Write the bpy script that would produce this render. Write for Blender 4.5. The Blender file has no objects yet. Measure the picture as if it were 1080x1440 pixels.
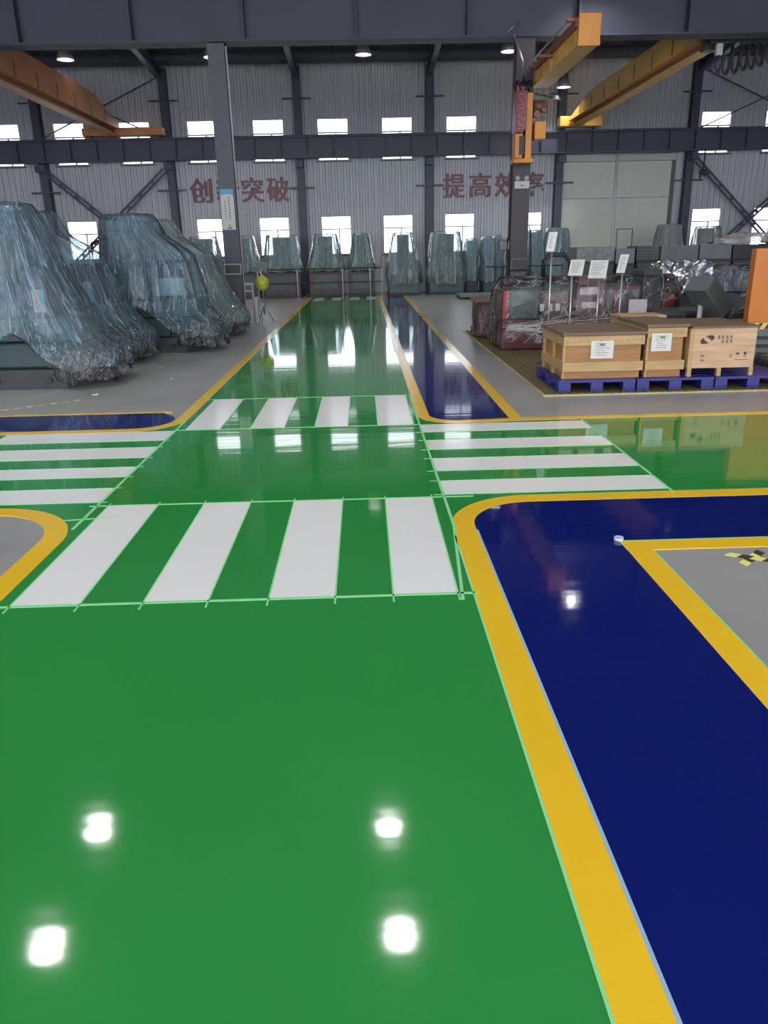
import bpy, bmesh, math, random
from mathutils import Vector, Matrix, noise
PI = math.pi
S = bpy.context.scene
COL = S.collection

# ------------------------------------------------------------------ helpers
def lin(*c):
    out = []
    for v in c:
        v /= 255.0
        out.append(v/12.92 if v <= 0.04045 else ((v+0.055)/1.055)**2.4)
    return tuple(out)

def mat(name, rgb, rough=0.5, metal=0.0, var=0.0, vscale=3.0, bump=0.0, bscale=20.0, spec=0.5, coat=0.0, stretch=(1, 1, 1)):
    m = bpy.data.materials.new(name); m.use_nodes = True
    nt = m.node_tree; b = nt.nodes['Principled BSDF']
    b.inputs['Base Color'].default_value = (*rgb, 1)
    b.inputs['Roughness'].default_value = rough
    b.inputs['Metallic'].default_value = metal
    b.inputs['Specular IOR Level'].default_value = spec
    b.inputs['Coat Weight'].default_value = coat
    tc = nt.nodes.new('ShaderNodeTexCoord'); mp = nt.nodes.new('ShaderNodeMapping')
    mp.inputs['Scale'].default_value = stretch
    nt.links.new(tc.outputs['Object'], mp.inputs['Vector'])
    if var > 0:
        n = nt.nodes.new('ShaderNodeTexNoise'); n.inputs['Scale'].default_value = vscale
        n.inputs['Detail'].default_value = 5
        nt.links.new(mp.outputs['Vector'], n.inputs['Vector'])
        r = nt.nodes.new('ShaderNodeMapRange'); r.inputs['From Min'].default_value = 0.3; r.inputs['From Max'].default_value = 0.7
        r.inputs['To Min'].default_value = 1-var; r.inputs['To Max'].default_value = 1+var
        nt.links.new(n.outputs['Fac'], r.inputs['Value'])
        mx = nt.nodes.new('ShaderNodeVectorMath'); mx.operation = 'SCALE'
        mx.inputs[0].default_value = rgb
        nt.links.new(r.outputs['Result'], mx.inputs['Scale'])
        nt.links.new(mx.outputs['Vector'], b.inputs['Base Color'])
    if bump > 0:
        n2 = nt.nodes.new('ShaderNodeTexNoise'); n2.inputs['Scale'].default_value = bscale
        n2.inputs['Detail'].default_value = 3
        nt.links.new(mp.outputs['Vector'], n2.inputs['Vector'])
        bp = nt.nodes.new('ShaderNodeBump'); bp.inputs['Strength'].default_value = bump; bp.inputs['Distance'].default_value = 0.02
        nt.links.new(n2.outputs['Fac'], bp.inputs['Height'])
        nt.links.new(bp.outputs['Normal'], b.inputs['Normal'])
    return m

class MB:
    def __init__(s): s.v = []; s.f = []; s.sm = []
    def quad(s, pts, smooth=False):
        i = len(s.v); s.v += [tuple(p) for p in pts]; s.f.append(tuple(range(i, i+len(pts)))); s.sm.append(smooth); return s
    def box(s, x0, x1, y0, y1, z0, z1, M=None, bev=0.0):
        if bev > 0:
            bm = bmesh.new(); bmesh.ops.create_cube(bm, size=1)
            for v in bm.verts:
                v.co = ((v.co.x+.5)*(x1-x0)+x0, (v.co.y+.5)*(y1-y0)+y0, (v.co.z+.5)*(z1-z0)+z0)
            bmesh.ops.bevel(bm, geom=list(bm.edges), offset=bev, segments=2, affect='EDGES', profile=0.5)
            i = len(s.v); bm.verts.index_update()
            for v in bm.verts: s.v.append(tuple(M @ v.co if M else v.co))
            for f in bm.faces: s.f.append(tuple(i+v.index for v in f.verts)); s.sm.append(False)
            bm.free(); return s
        P = [(x0,y0,z0),(x1,y0,z0),(x1,y1,z0),(x0,y1,z0),(x0,y0,z1),(x1,y0,z1),(x1,y1,z1),(x0,y1,z1)]
        if M: P = [tuple(M @ Vector(p)) for p in P]
        i = len(s.v); s.v += P
        for f in ((0,3,2,1),(4,5,6,7),(0,1,5,4),(1,2,6,5),(2,3,7,6),(3,0,4,7)):
            s.f.append(tuple(i+k for k in f)); s.sm.append(False)
        return s
    def prism(s, poly, z0, z1):
        n = len(poly); i = len(s.v)
        a = sum(poly[k][0]*poly[(k+1)%n][1]-poly[(k+1)%n][0]*poly[k][1] for k in range(n))
        if a < 0: poly = poly[::-1]
        s.v += [(p[0], p[1], z0) for p in poly]+[(p[0], p[1], z1) for p in poly]
        s.f.append(tuple(range(i+n-1, i-1, -1))); s.f.append(tuple(range(i+n, i+2*n)))
        for k in range(n): s.f.append((i+k, i+(k+1)%n, i+n+(k+1)%n, i+n+k))
        s.sm += [False]*(n+2); return s
    def tube(s, pts, r, n=8, cap=True):
        pts = [Vector(p) for p in pts]; rs = r if isinstance(r, (list, tuple)) else [r]*len(pts)
        base = len(s.v); up = Vector((0, 0, 1))
        for k, p in enumerate(pts):
            d = (pts[min(k+1, len(pts)-1)]-pts[max(k-1, 0)]).normalized()
            a = d.cross(up)
            if a.length < 1e-3: a = d.cross(Vector((0, 1, 0)))
            a.normalize(); b = d.cross(a)
            for j in range(n):
                t = 2*PI*j/n; s.v.append(tuple(p+rs[k]*(math.cos(t)*a+math.sin(t)*b)))
        for k in range(len(pts)-1):
            for j in range(n):
                s.f.append((base+k*n+j, base+k*n+(j+1)%n, base+(k+1)*n+(j+1)%n, base+(k+1)*n+j)); s.sm.append(True)
        if cap:
            s.f.append(tuple(base+j for j in range(n))[::-1]); s.sm.append(False)
            e = base+(len(pts)-1)*n; s.f.append(tuple(e+j for j in range(n))); s.sm.append(False)
        return s
    def lathe(s, prof, n=24, c=(0, 0, 0)):
        base = len(s.v)
        for r, z in prof:
            for j in range(n):
                t = 2*PI*j/n; s.v.append((c[0]+r*math.cos(t), c[1]+r*math.sin(t), c[2]+z))
        for k in range(len(prof)-1):
            for j in range(n):
                s.f.append((base+k*n+j, base+k*n+(j+1)%n, base+(k+1)*n+(j+1)%n, base+(k+1)*n+j)); s.sm.append(True)
        return s
    def ibeam(s, p0, p1, w, h, t=0.025, vertical=False):
        # I section of width w and height h swept from p0 to p1 (bottom centre line); vertical=True for columns (flange faces +-Y)
        p0 = Vector(p0); p1 = Vector(p1); d = (p1-p0); L = d.length; d.normalize()
        up = Vector((0, 1, 0)) if vertical else Vector((0, 0, 1))
        sd = d.cross(up).normalized(); up = sd.cross(d).normalized()
        M = Matrix(((d.x, sd.x, up.x, p0.x), (d.y, sd.y, up.y, p0.y), (d.z, sd.z, up.z, p0.z), (0, 0, 0, 1)))
        s.box(0, L, -w/2, w/2, 0, t*1.3, M); s.box(0, L, -w/2, w/2, h-t*1.3, h, M); s.box(0, L, -t/2, t/2, t*1.3, h-t*1.3, M)
        return s
    def bar(s, p0, p1, w, h):
        p0 = Vector(p0); p1 = Vector(p1); d = (p1-p0); L = d.length; d.normalize(); up = Vector((0, 0, 1))
        if abs(d.z) > 0.99: up = Vector((0, 1, 0))
        sd = d.cross(up).normalized(); up = sd.cross(d).normalized()
        M = Matrix(((d.x, sd.x, up.x, p0.x), (d.y, sd.y, up.y, p0.y), (d.z, sd.z, up.z, p0.z), (0, 0, 0, 1)))
        return s.box(0, L, -w/2, w/2, -h/2, h/2, M)
    def build(s, name, m, parent=None, label=None):
        me = bpy.data.meshes.new(name); me.from_pydata(s.v, [], s.f)
        for p, k in zip(me.polygons, s.sm): p.use_smooth = k
        me.update(); me.materials.append(m)
        if getattr(s, 'uv', None):
            ul = me.uv_layers.new(name='drape')
            for p in me.polygons:
                us = [s.uv[v][0] for v in p.vertices]; wrap = max(us)-min(us) > .5
                for li, v in zip(p.loop_indices, p.vertices):
                    u_, v_ = s.uv[v]; ul.data[li].uv = (u_+(1 if wrap and u_ < .5 else 0), v_)
        o = bpy.data.objects.new(name, me); COL.objects.link(o)
        if parent: o.parent = parent
        if label: o['label'] = label
        return o

def tag(o, label, cat, group=None, kind=None):
    o['label'] = label; o['category'] = cat
    if group: o['group'] = group
    if kind: o['kind'] = kind
    return o
def thing(name, label, cat, loc=(0, 0, 0), rz=0, group=None, kind=None):
    o = bpy.data.objects.new(name, None); COL.objects.link(o); o.location = loc; o.rotation_euler = (0, 0, rz)
    o.empty_display_size = 0.1
    return tag(o, label, cat, group, kind)
def copy_tree(o, parent=None):
    c = o.copy(); COL.objects.link(c)
    if parent: c.parent = parent
    for ch in list(o.children): copy_tree(ch, c)
    return c

# ------------------------------------------------------------------ materials
M_ = {}
def corrugated(name, rgb, period=0.25, rough=0.5):
    m = mat(name, rgb, rough, var=0.06, vscale=0.6)
    nt = m.node_tree; b = nt.nodes['Principled BSDF']
    tc = nt.nodes.new('ShaderNodeTexCoord'); w = nt.nodes.new('ShaderNodeTexWave')
    w.wave_type = 'BANDS'; w.bands_direction = 'X'; w.inputs['Scale'].default_value = 2*PI/(20*period)
    nt.links.new(tc.outputs['Object'], w.inputs['Vector'])
    r = nt.nodes.new('ShaderNodeValToRGB'); r.color_ramp.elements[0].position = 0.25; r.color_ramp.elements[1].position = 0.6
    nt.links.new(w.outputs['Fac'], r.inputs['Fac'])
    bp = nt.nodes.new('ShaderNodeBump'); bp.inputs['Strength'].default_value = 0.9; bp.inputs['Distance'].default_value = 0.04
    nt.links.new(r.outputs['Color'], bp.inputs['Height']); nt.links.new(bp.outputs['Normal'], b.inputs['Normal'])
    return m
wall_m = corrugated('wall_cladding', lin(212, 214, 224), 0.24)
beam_m = mat('runway_paint', lin(84, 86, 108), 0.5, var=0.12, vscale=0.8)
roof_m = corrugated('roof_deck', lin(92, 94, 104), 0.3)
steel_m = mat('dark_steel_paint', lin(84, 86, 104), 0.5, var=0.12, vscale=1.5)
girder_m = mat('girder_paint', lin(57, 59, 76), 0.55, var=0.15, vscale=0.8)
column_m = mat('column_paint', lin(76, 76, 88), 0.5, var=0.15, vscale=1.2)
column_dark_m = mat('column_brown_grey_paint', lin(62, 56, 62), 0.5, var=0.15, vscale=1.2)
white_frame_m = mat('window_frame', lin(205, 205, 210), 0.4)
concrete_m = mat('concrete', lin(146, 145, 143), 0.32, var=0.12, vscale=1.3, bump=0.03, bscale=8)
def gloss_floor(name, rgb, rough=0.06, var=0.05):
    m = mat(name, rgb, rough, var=var, vscale=0.8, spec=0.64)
    nt = m.node_tree; b = nt.nodes['Principled BSDF']
    tc = nt.nodes.new('ShaderNodeTexCoord'); mp = nt.nodes.new('ShaderNodeMapping'); mp.inputs['Scale'].default_value = (0.5, 4.0, 1)
    n = nt.nodes.new('ShaderNodeTexNoise'); n.inputs['Scale'].default_value = 1.6; n.inputs['Detail'].default_value = 2.5
    n.inputs['Roughness'].default_value = 0.45
    nt.links.new(tc.outputs['Object'], mp.inputs['Vector']); nt.links.new(mp.outputs['Vector'], n.inputs['Vector'])
    bp = nt.nodes.new('ShaderNodeBump'); bp.inputs['Strength'].default_value = 0.028; bp.inputs['Distance'].default_value = 0.03
    nt.links.new(n.outputs['Fac'], bp.inputs['Height']); nt.links.new(bp.outputs['Normal'], b.inputs['Normal'])
    return m
green_m = gloss_floor('green_epoxy', (0.026, 0.25, 0.05))
blue_m = gloss_floor('blue_epoxy', (0.003, 0.009, 0.125))
yellow_m = gloss_floor('yellow_line_paint', (0.81, 0.50, 0.018), 0.15)
white_m = gloss_floor('white_stripe_paint', (0.80, 0.79, 0.77), 0.12, 0.03)
tape_m = mat('masking_tape', lin(132, 212, 146), 0.5)
tape_blue_m = mat('pale_blue_tape', lin(140, 175, 205), 0.5)

def film_material(name, tint, haze=0.05, hz=(0.75, 0.84, 0.88), streak=0.6, bumpk=0.8, sc=1.0):
    m = bpy.data.materials.new(name); m.use_nodes = True; nt = m.node_tree; nt.nodes.clear()
    N = nt.nodes.new; L = nt.links.new
    def math_(op, a, b=None, c=None, clamp=False):
        q = N('ShaderNodeMath'); q.operation = op; q.use_clamp = clamp
        for k, v in enumerate((a, b, c)):
            if v is None: continue
            if isinstance(v, (int, float)): q.inputs[k].default_value = v
            else: L(v, q.inputs[k])
        return q.outputs[0]
    out = N('ShaderNodeOutputMaterial'); tc = N('ShaderNodeTexCoord')
    def noise_(scale, stretch, detail, dist=0.0):
        mp = N('ShaderNodeMapping'); mp.inputs['Scale'].default_value = stretch; L(tc.outputs['Object'], mp.inputs['Vector'])
        n = N('ShaderNodeTexNoise'); n.inputs['Scale'].default_value = scale*sc; n.inputs['Detail'].default_value = detail; n.inputs['Distortion'].default_value = dist
        L(mp.outputs['Vector'], n.inputs['Vector']); return n.outputs['Fac'], mp
    def fold(us, vs, skew, detail, dist):
        sx = N('ShaderNodeSeparateXYZ'); L(tc.outputs['UV'], sx.inputs[0]); cb = N('ShaderNodeCombineXYZ')
        L(math_('ADD', math_('MULTIPLY', sx.outputs[0], us*sc), math_('MULTIPLY', sx.outputs[1], skew)), cb.inputs[0]); L(math_('MULTIPLY', sx.outputs[1], vs*sc), cb.inputs[1])
        oi = N('ShaderNodeObjectInfo'); L(math_('MULTIPLY', oi.outputs['Random'], 37.0), cb.inputs[2])
        n = N('ShaderNodeTexNoise'); n.inputs['Scale'].default_value = 1.0; n.inputs['Detail'].default_value = detail; n.inputs['Distortion'].default_value = dist
        L(cb.outputs[0], n.inputs['Vector']); return n.outputs['Fac']
    n1 = fold(34, 1.3, 1.5, 3, 0.35)
    n3 = fold(60, 5.0, 7.0, 3, 0.6)
    n4 = fold(75, 3.0, -5.0, 2, 0.5)
    n2, _ = noise_(20, (1, 1, .5), 2, 0.2)
    hgt = math_('ADD', math_('MULTIPLY', n1, 1.2), math_('ADD', math_('MULTIPLY', n3, .30), math_('MULTIPLY', n2, .12*bumpk)))
    bp = N('ShaderNodeBump'); bp.inputs['Strength'].default_value = 0.6; bp.inputs['Distance'].default_value = 0.06
    L(hgt, bp.inputs['Height'])
    tr = N('ShaderNodeBsdfTransparent'); tr.inputs['Color'].default_value = (*tint, 1)
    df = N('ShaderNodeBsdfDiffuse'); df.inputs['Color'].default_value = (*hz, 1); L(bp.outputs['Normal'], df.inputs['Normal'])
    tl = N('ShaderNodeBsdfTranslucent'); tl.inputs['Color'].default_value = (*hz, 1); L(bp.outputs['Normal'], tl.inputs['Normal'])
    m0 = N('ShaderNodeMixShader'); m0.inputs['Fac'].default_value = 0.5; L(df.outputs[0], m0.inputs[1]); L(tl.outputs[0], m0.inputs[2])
    # white streaks along creases: extra scatter plus painted-in highlights
    def crease_glint(n, wd):
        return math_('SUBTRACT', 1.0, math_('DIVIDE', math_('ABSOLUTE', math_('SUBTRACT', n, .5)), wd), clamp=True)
    cr = math_('ADD', math_('POWER', crease_glint(n1, .016), 1.4), math_('ADD', math_('MULTIPLY', math_('POWER', crease_glint(n3, .012), 1.4), .8), math_('MULTIPLY', math_('POWER', crease_glint(n4, .012), 1.4), .6)), clamp=True)
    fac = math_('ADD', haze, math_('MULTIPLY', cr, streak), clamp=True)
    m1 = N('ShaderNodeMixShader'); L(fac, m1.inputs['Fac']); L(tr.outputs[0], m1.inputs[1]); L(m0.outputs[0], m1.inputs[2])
    gl = N('ShaderNodeBsdfGlossy'); gl.inputs['Roughness'].default_value = 0.10; L(bp.outputs['Normal'], gl.inputs['Normal'])
    fr = N('ShaderNodeFresnel'); fr.inputs['IOR'].default_value = 1.5; L(bp.outputs['Normal'], fr.inputs['Normal'])
    fm = math_('MULTIPLY_ADD', fr.outputs[0], 1.15, -0.022, True)
    m2 = N('ShaderNodeMixShader'); L(fm, m2.inputs['Fac']); L(m1.outputs[0], m2.inputs[1]); L(gl.outputs[0], m2.inputs[2])
    L(m2.outputs[0], out.inputs['Surface'])
    return m
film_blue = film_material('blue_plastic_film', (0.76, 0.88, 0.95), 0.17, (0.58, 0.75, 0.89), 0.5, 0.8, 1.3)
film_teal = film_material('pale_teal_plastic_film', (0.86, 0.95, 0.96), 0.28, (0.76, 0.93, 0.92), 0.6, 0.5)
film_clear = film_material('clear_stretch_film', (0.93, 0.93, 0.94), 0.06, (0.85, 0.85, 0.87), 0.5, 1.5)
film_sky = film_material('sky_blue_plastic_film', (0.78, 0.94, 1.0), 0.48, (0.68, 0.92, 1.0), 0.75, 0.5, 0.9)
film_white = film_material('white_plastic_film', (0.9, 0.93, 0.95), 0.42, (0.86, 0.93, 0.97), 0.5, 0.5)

def glass_material():
    m = bpy.data.materials.new('window_glass'); m.use_nodes = True; nt = m.node_tree; nt.nodes.clear()
    out = nt.nodes.new('ShaderNodeOutputMaterial'); tr = nt.nodes.new('ShaderNodeBsdfTransparent'); tr.inputs['Color'].default_value = (0.96, 0.97, 0.98, 1)
    gl = nt.nodes.new('ShaderNodeBsdfGlossy'); gl.inputs['Roughness'].default_value = 0.02
    fr = nt.nodes.new('ShaderNodeFresnel'); fr.inputs['IOR'].default_value = 1.45
    mx = nt.nodes.new('ShaderNodeMixShader'); nt.links.new(fr.outputs[0], mx.inputs[0]); nt.links.new(tr.outputs[0], mx.inputs[1]); nt.links.new(gl.outputs[0], mx.inputs[2])
    nt.links.new(mx.outputs[0], out.inputs['Surface']); return m
glass_m = glass_material()
def emit(name, rgb, k):
    m = bpy.data.materials.new(name); m.use_nodes = True; b = m.node_tree.nodes['Principled BSDF']
    b.inputs['Base Color'].default_value = (*rgb, 1); b.inputs['Emission Color'].default_value = (*rgb, 1); b.inputs['Emission Strength'].default_value = k
    return m
LAMP_K = 270
lamp_m = emit('lamp_glow', (1.0, 0.975, 0.94), LAMP_K)
shade_in_m = mat('lamp_shade_metal', lin(190, 190, 195), 0.35, 0.3)
crane_yel = mat('crane_yellow_paint', lin(240, 190, 92), 0.4, var=0.1, vscale=2)
crane_org = mat('crane_orange_paint', lin(222, 150, 100), 0.45, var=0.14, vscale=1.5)
crane_orange2 = mat('crane_deep_orange_paint', lin(214, 140, 54), 0.45, var=0.1, vscale=3)
crane_tan = mat('crane_pale_flange', lin(236, 190, 150), 0.45, var=0.1)  # paler orange tone for the lower flange
crane_pink = mat('crane_underside_primer', lin(150, 92, 70), 0.5, var=0.1)
red_m = mat('dark_red_wrap', lin(120, 34, 42), 0.3, var=0.3, vscale=8, bump=0.5, bscale=15)
maroon_m = mat('maroon_machine_paint', lin(88, 40, 46), 0.4, var=0.2, vscale=4)
black_m = mat('black_rubber', lin(26, 26, 30), 0.45)
cable_m = mat('cable_black', lin(40, 38, 42), 0.5)
dgrey_m = mat('dark_grey_metal', lin(58, 60, 64), 0.45, var=0.15, vscale=4)
mgrey_m = mat('mid_grey_metal', lin(104, 108, 110), 0.4, var=0.12, vscale=4)
lgrey_m = mat('light_grey_metal', lin(186, 188, 190), 0.4, var=0.06)
cast_m = mat('dark_cast_iron', lin(50, 52, 57), 0.5, var=0.2, vscale=5)
teal_m = mat('dark_teal_machine_paint', lin(52, 82, 98), 0.4, var=0.15, vscale=4)
tealg_m = mat('green_grey_machine_paint', lin(68, 98, 102), 0.4, var=0.15, vscale=4)
navy_m = mat('navy_panel', lin(40, 50, 78), 0.35)
cream_m = mat('pale_machine_panel', lin(140, 165, 170), 0.4, var=0.08)
brown_m = mat('brown_grey_machine_base', lin(78, 70, 70), 0.5, var=0.2, vscale=3)
chrome_m = mat('galvanised_pole', lin(170, 172, 175), 0.3, 0.7)
paper_m = mat('white_paper', lin(205, 203, 200), 0.6)
ink_m = mat('print_ink', lin(52, 50, 60), 0.6)
red_ink_m = mat('maroon_print', lin(70, 22, 28), 0.5)
slogan_m = mat('maroon_slogan_letters', lin(112, 50, 70), 0.35)
orange_m = mat('orange_machine_panel', lin(192, 110, 32), 0.4, var=0.06)
hazy_m = mat('hazard_yellow', lin(222, 190, 110), 0.5)
pallet_m = mat('blue_plastic_pallet', lin(40, 42, 118), 0.4, var=0.15, vscale=5)
def wood(name, rgb, stretch=(1, 6, 12)):
    return mat(name, rgb, 0.6, var=0.16, vscale=2.2, bump=0.15, bscale=10, stretch=stretch)
ply_m = wood('brown_plywood', lin(158, 114, 70)); batten_m = wood('pine_batten', lin(178, 148, 102)); pale_ply_m = wood('pale_plywood', lin(192, 158, 126))
lid_m = wood('shade_darkened_lid', lin(112, 93, 72))  # shade on the lids painted in as a darker plywood tone
mat_m = mat('olive_ribbed_mat', lin(104, 92, 58), 0.6, var=0.15, vscale=2)
foil_m = mat('silver_foil', lin(190, 190, 196), 0.14, 0.85, bump=1.0, bscale=9)

# ------------------------------------------------------------------ world and camera
w = bpy.data.worlds.new('overcast_sky'); S.world = w; w.use_nodes = True
bg = w.node_tree.nodes['Background']; bg.inputs['Color'].default_value = (0.93, 0.96, 1.0, 1); bg.inputs['Strength'].default_value = 5.0
cam = bpy.data.cameras.new('camera'); co = bpy.data.objects.new('camera', cam); COL.objects.link(co); S.camera = co
R = ((0.9994259294, -0.0269454706, -0.0205366320), (-0.0282250838, -0.3269371260, -0.9446245075), (0.0187391644, 0.9446618746, -0.3275099792))
r, d, f = (Vector(k) for k in R)
co.matrix_world = Matrix(((r.x, -d.x, -f.x, 0), (r.y, -d.y, -f.y, 0), (r.z, -d.z, -f.z, 1.7), (0, 0, 0, 1)))
cam.sensor_fit = 'VERTICAL'; cam.sensor_height = 36; cam.sensor_width = 27; cam.lens = 36*1068.46/1440
cam.clip_start = 0.05; cam.clip_end = 200
S.view_settings.view_transform = 'Standard'; S.view_settings.look = 'None'; S.view_settings.gamma = 1; S.view_settings.exposure = 0
S.view_settings.use_curve_mapping = False
cy = S.cycles
cy.use_denoising = True; cy.max_bounces = 8; cy.diffuse_bounces = 4; cy.glossy_bounces = 4; cy.transparent_max_bounces = 24
cy.sample_clamp_indirect = 6; cy.caustics_reflective = False; cy.caustics_refractive = False

# ------------------------------------------------------------------ floor and its paint
XL, XR, YN, YF = -20, 20, -8, 33
floor = tag(MB().box(XL, XR, YN, YF, -0.2, 0).build('floor', concrete_m), 'grey concrete workshop floor with painted lanes', 'floor', kind='structure')
def paint(name, polys, z0, z1, m, label=None):
    b = MB()
    for p in polys: b.prism(p, z0, z1)
    return b.build(name, m, floor, label)
def rect(x0, x1, y0, y1): return [(x0, y0), (x1, y0), (x1, y1), (x0, y1)]
def arc(cx, cy_, r_, a0, a1, n=20): return [(cx+r_*math.cos(a0+(a1-a0)*k/n), cy_+r_*math.sin(a0+(a1-a0)*k/n)) for k in range(n+1)]
def band(path, w_):
    L_, R_ = [], []
    for k, p in enumerate(path):
        a = Vector(path[max(k-1, 0)]); b = Vector(path[min(k+1, len(path)-1)]); dd = (b-a).normalized(); nn = Vector((-dd.y, dd.x))
        L_.append(tuple(Vector(p)+nn*w_/2)); R_.append(tuple(Vector(p)-nn*w_/2))
    return L_, R_
ZL = [0.0038]
def yline(path, w_=0.145):
    ZL[0] += 0.00012; z = ZL[0]
    L_, R_ = band(path, w_); b = MB()
    for k in range(len(path)-1): b.prism([R_[k], R_[k+1], L_[k+1], L_[k]], 0.0, z)
    return b.build('yellow_line', yellow_m, floor, None)
XA, XB = -1.94, 0.53     # main aisle
green = [rect(XA, XB, YN, 5.2), rect(XL, XR, 5.2, 7.66), rect(XA, XB, 7.66, 30.2)]
def fillet(cx, cy_, sx, sy, r_):     # corner (cx,cy), the centre of the arc lies at (cx+sx*r, cy+sy*r)
    ox, oy = cx+sx*r_, cy_+sy*r_
    a = math.atan2(0, -sx); pts = []
    for k in range(17):
        t = PI/2*k/16
        pts.append((ox-sx*r_*math.cos(t), oy-sy*r_*math.sin(t)))
    return [(cx, cy_)]+pts
green += [fillet(XA, 5.2, -1, -1, 0.72), fillet(XB, 5.2, 1, -1, 0.62), fillet(XA, 7.66, -1, 1, 0.5), fillet(XB, 7.66, 1, 1, 0.36)]
paint('green_lane_paint', green, 0, 0.002, green_m, 'glossy green epoxy lane paint')
# lower right blue walkway
bl = [(0.65, YN), (1.52, YN), (1.52, 4.2), (XR, 4.2), (XR, 5.06)]+arc(1.13, 4.58, 0.48, PI/2, PI)
paint('blue_lane_paint', [bl], 0, 0.0025, blue_m, 'dark blue epoxy walkway beside the nearest yellow line')
# upper right blue walkway
bl = [(0.65, 30.2), (1.5, 30.2), (1.5, 7.72)]+arc(0.95, 8.02, 0.30, -PI/2, -PI)
paint('blue_lane_paint', [bl], 0, 0.0025, blue_m, 'dark blue epoxy walkway along the far aisle')
bl = [(XL, 7.72), (-2.55, 7.72)]+arc(-2.46, 8.12, 0.38, -PI/2, 0.9)+[(-2.3, 8.53), (XL, 8.53)]
paint('blue_lane_paint', [bl], 0, 0.0025, blue_m, 'narrow dark blue strip before the left machines')
yc = 0.603
yline([(yc, YN), (yc, 4.58)]+arc(1.13, 4.58, 1.13-yc, PI, PI/2)[1:]+[(XR, 4.58+1.13-yc)])
yline([(1.575, YN), (1.575, 4.16)]); yline([(1.50, 4.16), (XR, 4.16)])
yline([(0.60, 30.2), (0.60, 8.02)]+arc(0.96, 8.02, 0.36, PI, 1.5*PI)[1:]+[(1.7, 7.72), (XR, 7.72)], 0.13)
yline([(1.545, 30.2), (1.545, 7.7)], 0.13)
yline([(-1.99, 30.2), (-1.99, 8.16)]+arc(-2.46, 8.12, 0.47, 0.05, -PI/2)[1:]+[(XL, 7.66)], 0.13)
yline([(-2.2, 8.57), (XL, 8.57)], 0.08)
yline([(-2.01, YN), (-2.01, 4.48)]+arc(-2.66, 4.48, 0.65, 0, PI/2)[1:]+[(XL, 5.13)])
ST = 'white zebra stripe'
def stripe(x0, x1, y0, y1): paint('zebra_stripe', [rect(x0, x1, y0, y1)], 0, 0.0035, white_m, ST)
for x0, x1 in ((-1.862, -1.505), (-1.18, -0.845), (-0.535, -0.19), (0.11, 0.447)): stripe(x0, x1, 3.575, 5.2)
for x0, x1 in ((-1.85, -1.495), (-1.19, -0.845), (-0.537, -0.198), (0.105, 0.475)): stripe(x0, x1, 7.6, 9.24)
for y0, y1 in ((7.232, 7.57), (6.55, 6.9), (5.866, 6.25), (5.247, 5.59)): stripe(0.54, 2.19, y0, y1)
for y0, y1 in ((7.18, 7.58), (6.54, 6.92), (5.94, 6.24), (5.286, 5.635)): stripe(-3.62, -1.95, y0, y1)
for x0, x1 in ((-1.8, -1.45), (-1.15, -0.8), (-0.5, -0.15), (0.1, 0.45)): stripe(x0, x1, 28.0, 29.6)
rng = random.Random(4)
def tape(x0, y0, x1, y1, w_=0.02, m=tape_m):
    L_, R_ = band([(x0, y0), (x1, y1)], w_); MB().prism([R_[0], R_[1], L_[1], L_[0]], 0, 0.0045).build('masking_tape', m, floor, 'pale green masking tape' if m is tape_m else 'pale blue masking tape')
tape(-1.95, 4.72, -1.935, 9.4, 0.022); tape(0.525, 9.3, 0.54, 4.6); tape(0.54, 4.6, 0.462, 3.5, 0.018)
tape(-1.98, 3.572, 0.56, 3.578); tape(-2.0, 5.2, 0.75, 5.195); tape(-1.95, 7.6, 0.53, 7.585, 0.018); tape(-1.95, 9.25, 0.53, 9.24, 0.018)
tape(2.19, 5.15, 2.2, 7.62, 0.02)
for x in (-1.862, -1.505, -1.18, -0.845, -0.535, -0.19, 0.11, 0.447): tape(x, 3.5, x+rng.uniform(-.005, .005), 5.25, 0.009)
for y in (7.232, 6.9, 6.55, 6.25, 5.866, 5.59, 5.247): tape(0.47, y, 2.2, y, 0.009)
for y in (7.18, 6.92, 6.54, 6.24, 5.94, 5.635, 5.286): tape(-3.62, y, -1.9, y, 0.009)
for x in (-1.495, -1.19, -0.845, -0.537, -0.198, 0.105, 0.475): tape(x, 7.55, x, 9.3, 0.009)
tape(-2.1, 4.9, -1.7, 4.95, 0.015)
tape(0.681, YN, 0.679, 4.5, 0.012, tape_blue_m); tape(0.527, YN, 0.527, 4.4, 0.010); tape(1.652, YN, 1.652, 4.08, 0.008); tape(1.49, 4.24, 3.2, 4.235, 0.008)
# small ring of tape and the hazard cross
b = MB(); b.lathe([(0.028, 0), (0.028, 0.02), (0.02, 0.02), (0.02, 0), (0.028, 0)], 18, (1.50, 4.25, 0.0045)); tag(b.build('tape_ring', mat('pale_tape_ring', lin(170, 185, 200), 0.4)), 'small pale ring of tape lying at the blue walkway inner corner', 'tape')
hx = thing('floor_marking_cross', 'yellow and black hazard tape cross stuck on grey floor at right', 'tape', (1.97+0.19, 3.93, 0.0))
hyel = mat('hazard_tape_yellow', lin(226, 222, 120), 0.5); hblk = mat('hazard_tape_black', lin(48, 50, 48), 0.5)
for a in (0.75, -0.55):
    for k in range(4):
        mm = Matrix.Rotation(a, 4, 'Z'); b = MB(); x0 = -0.13+k*0.065
        P = [mm @ Vector(p) for p in ((x0-0.012, -0.027, 0), (x0+0.053, -0.027, 0), (x0+0.077, 0.027, 0), (x0+0.012, 0.027, 0))]
        b.prism([(p.x, p.y) for p in P], 0.0, 0.0012 if a > 0 else 0.002); b.build('tape_strip', hyel if k % 2 == 0 else hblk, hx)
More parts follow.
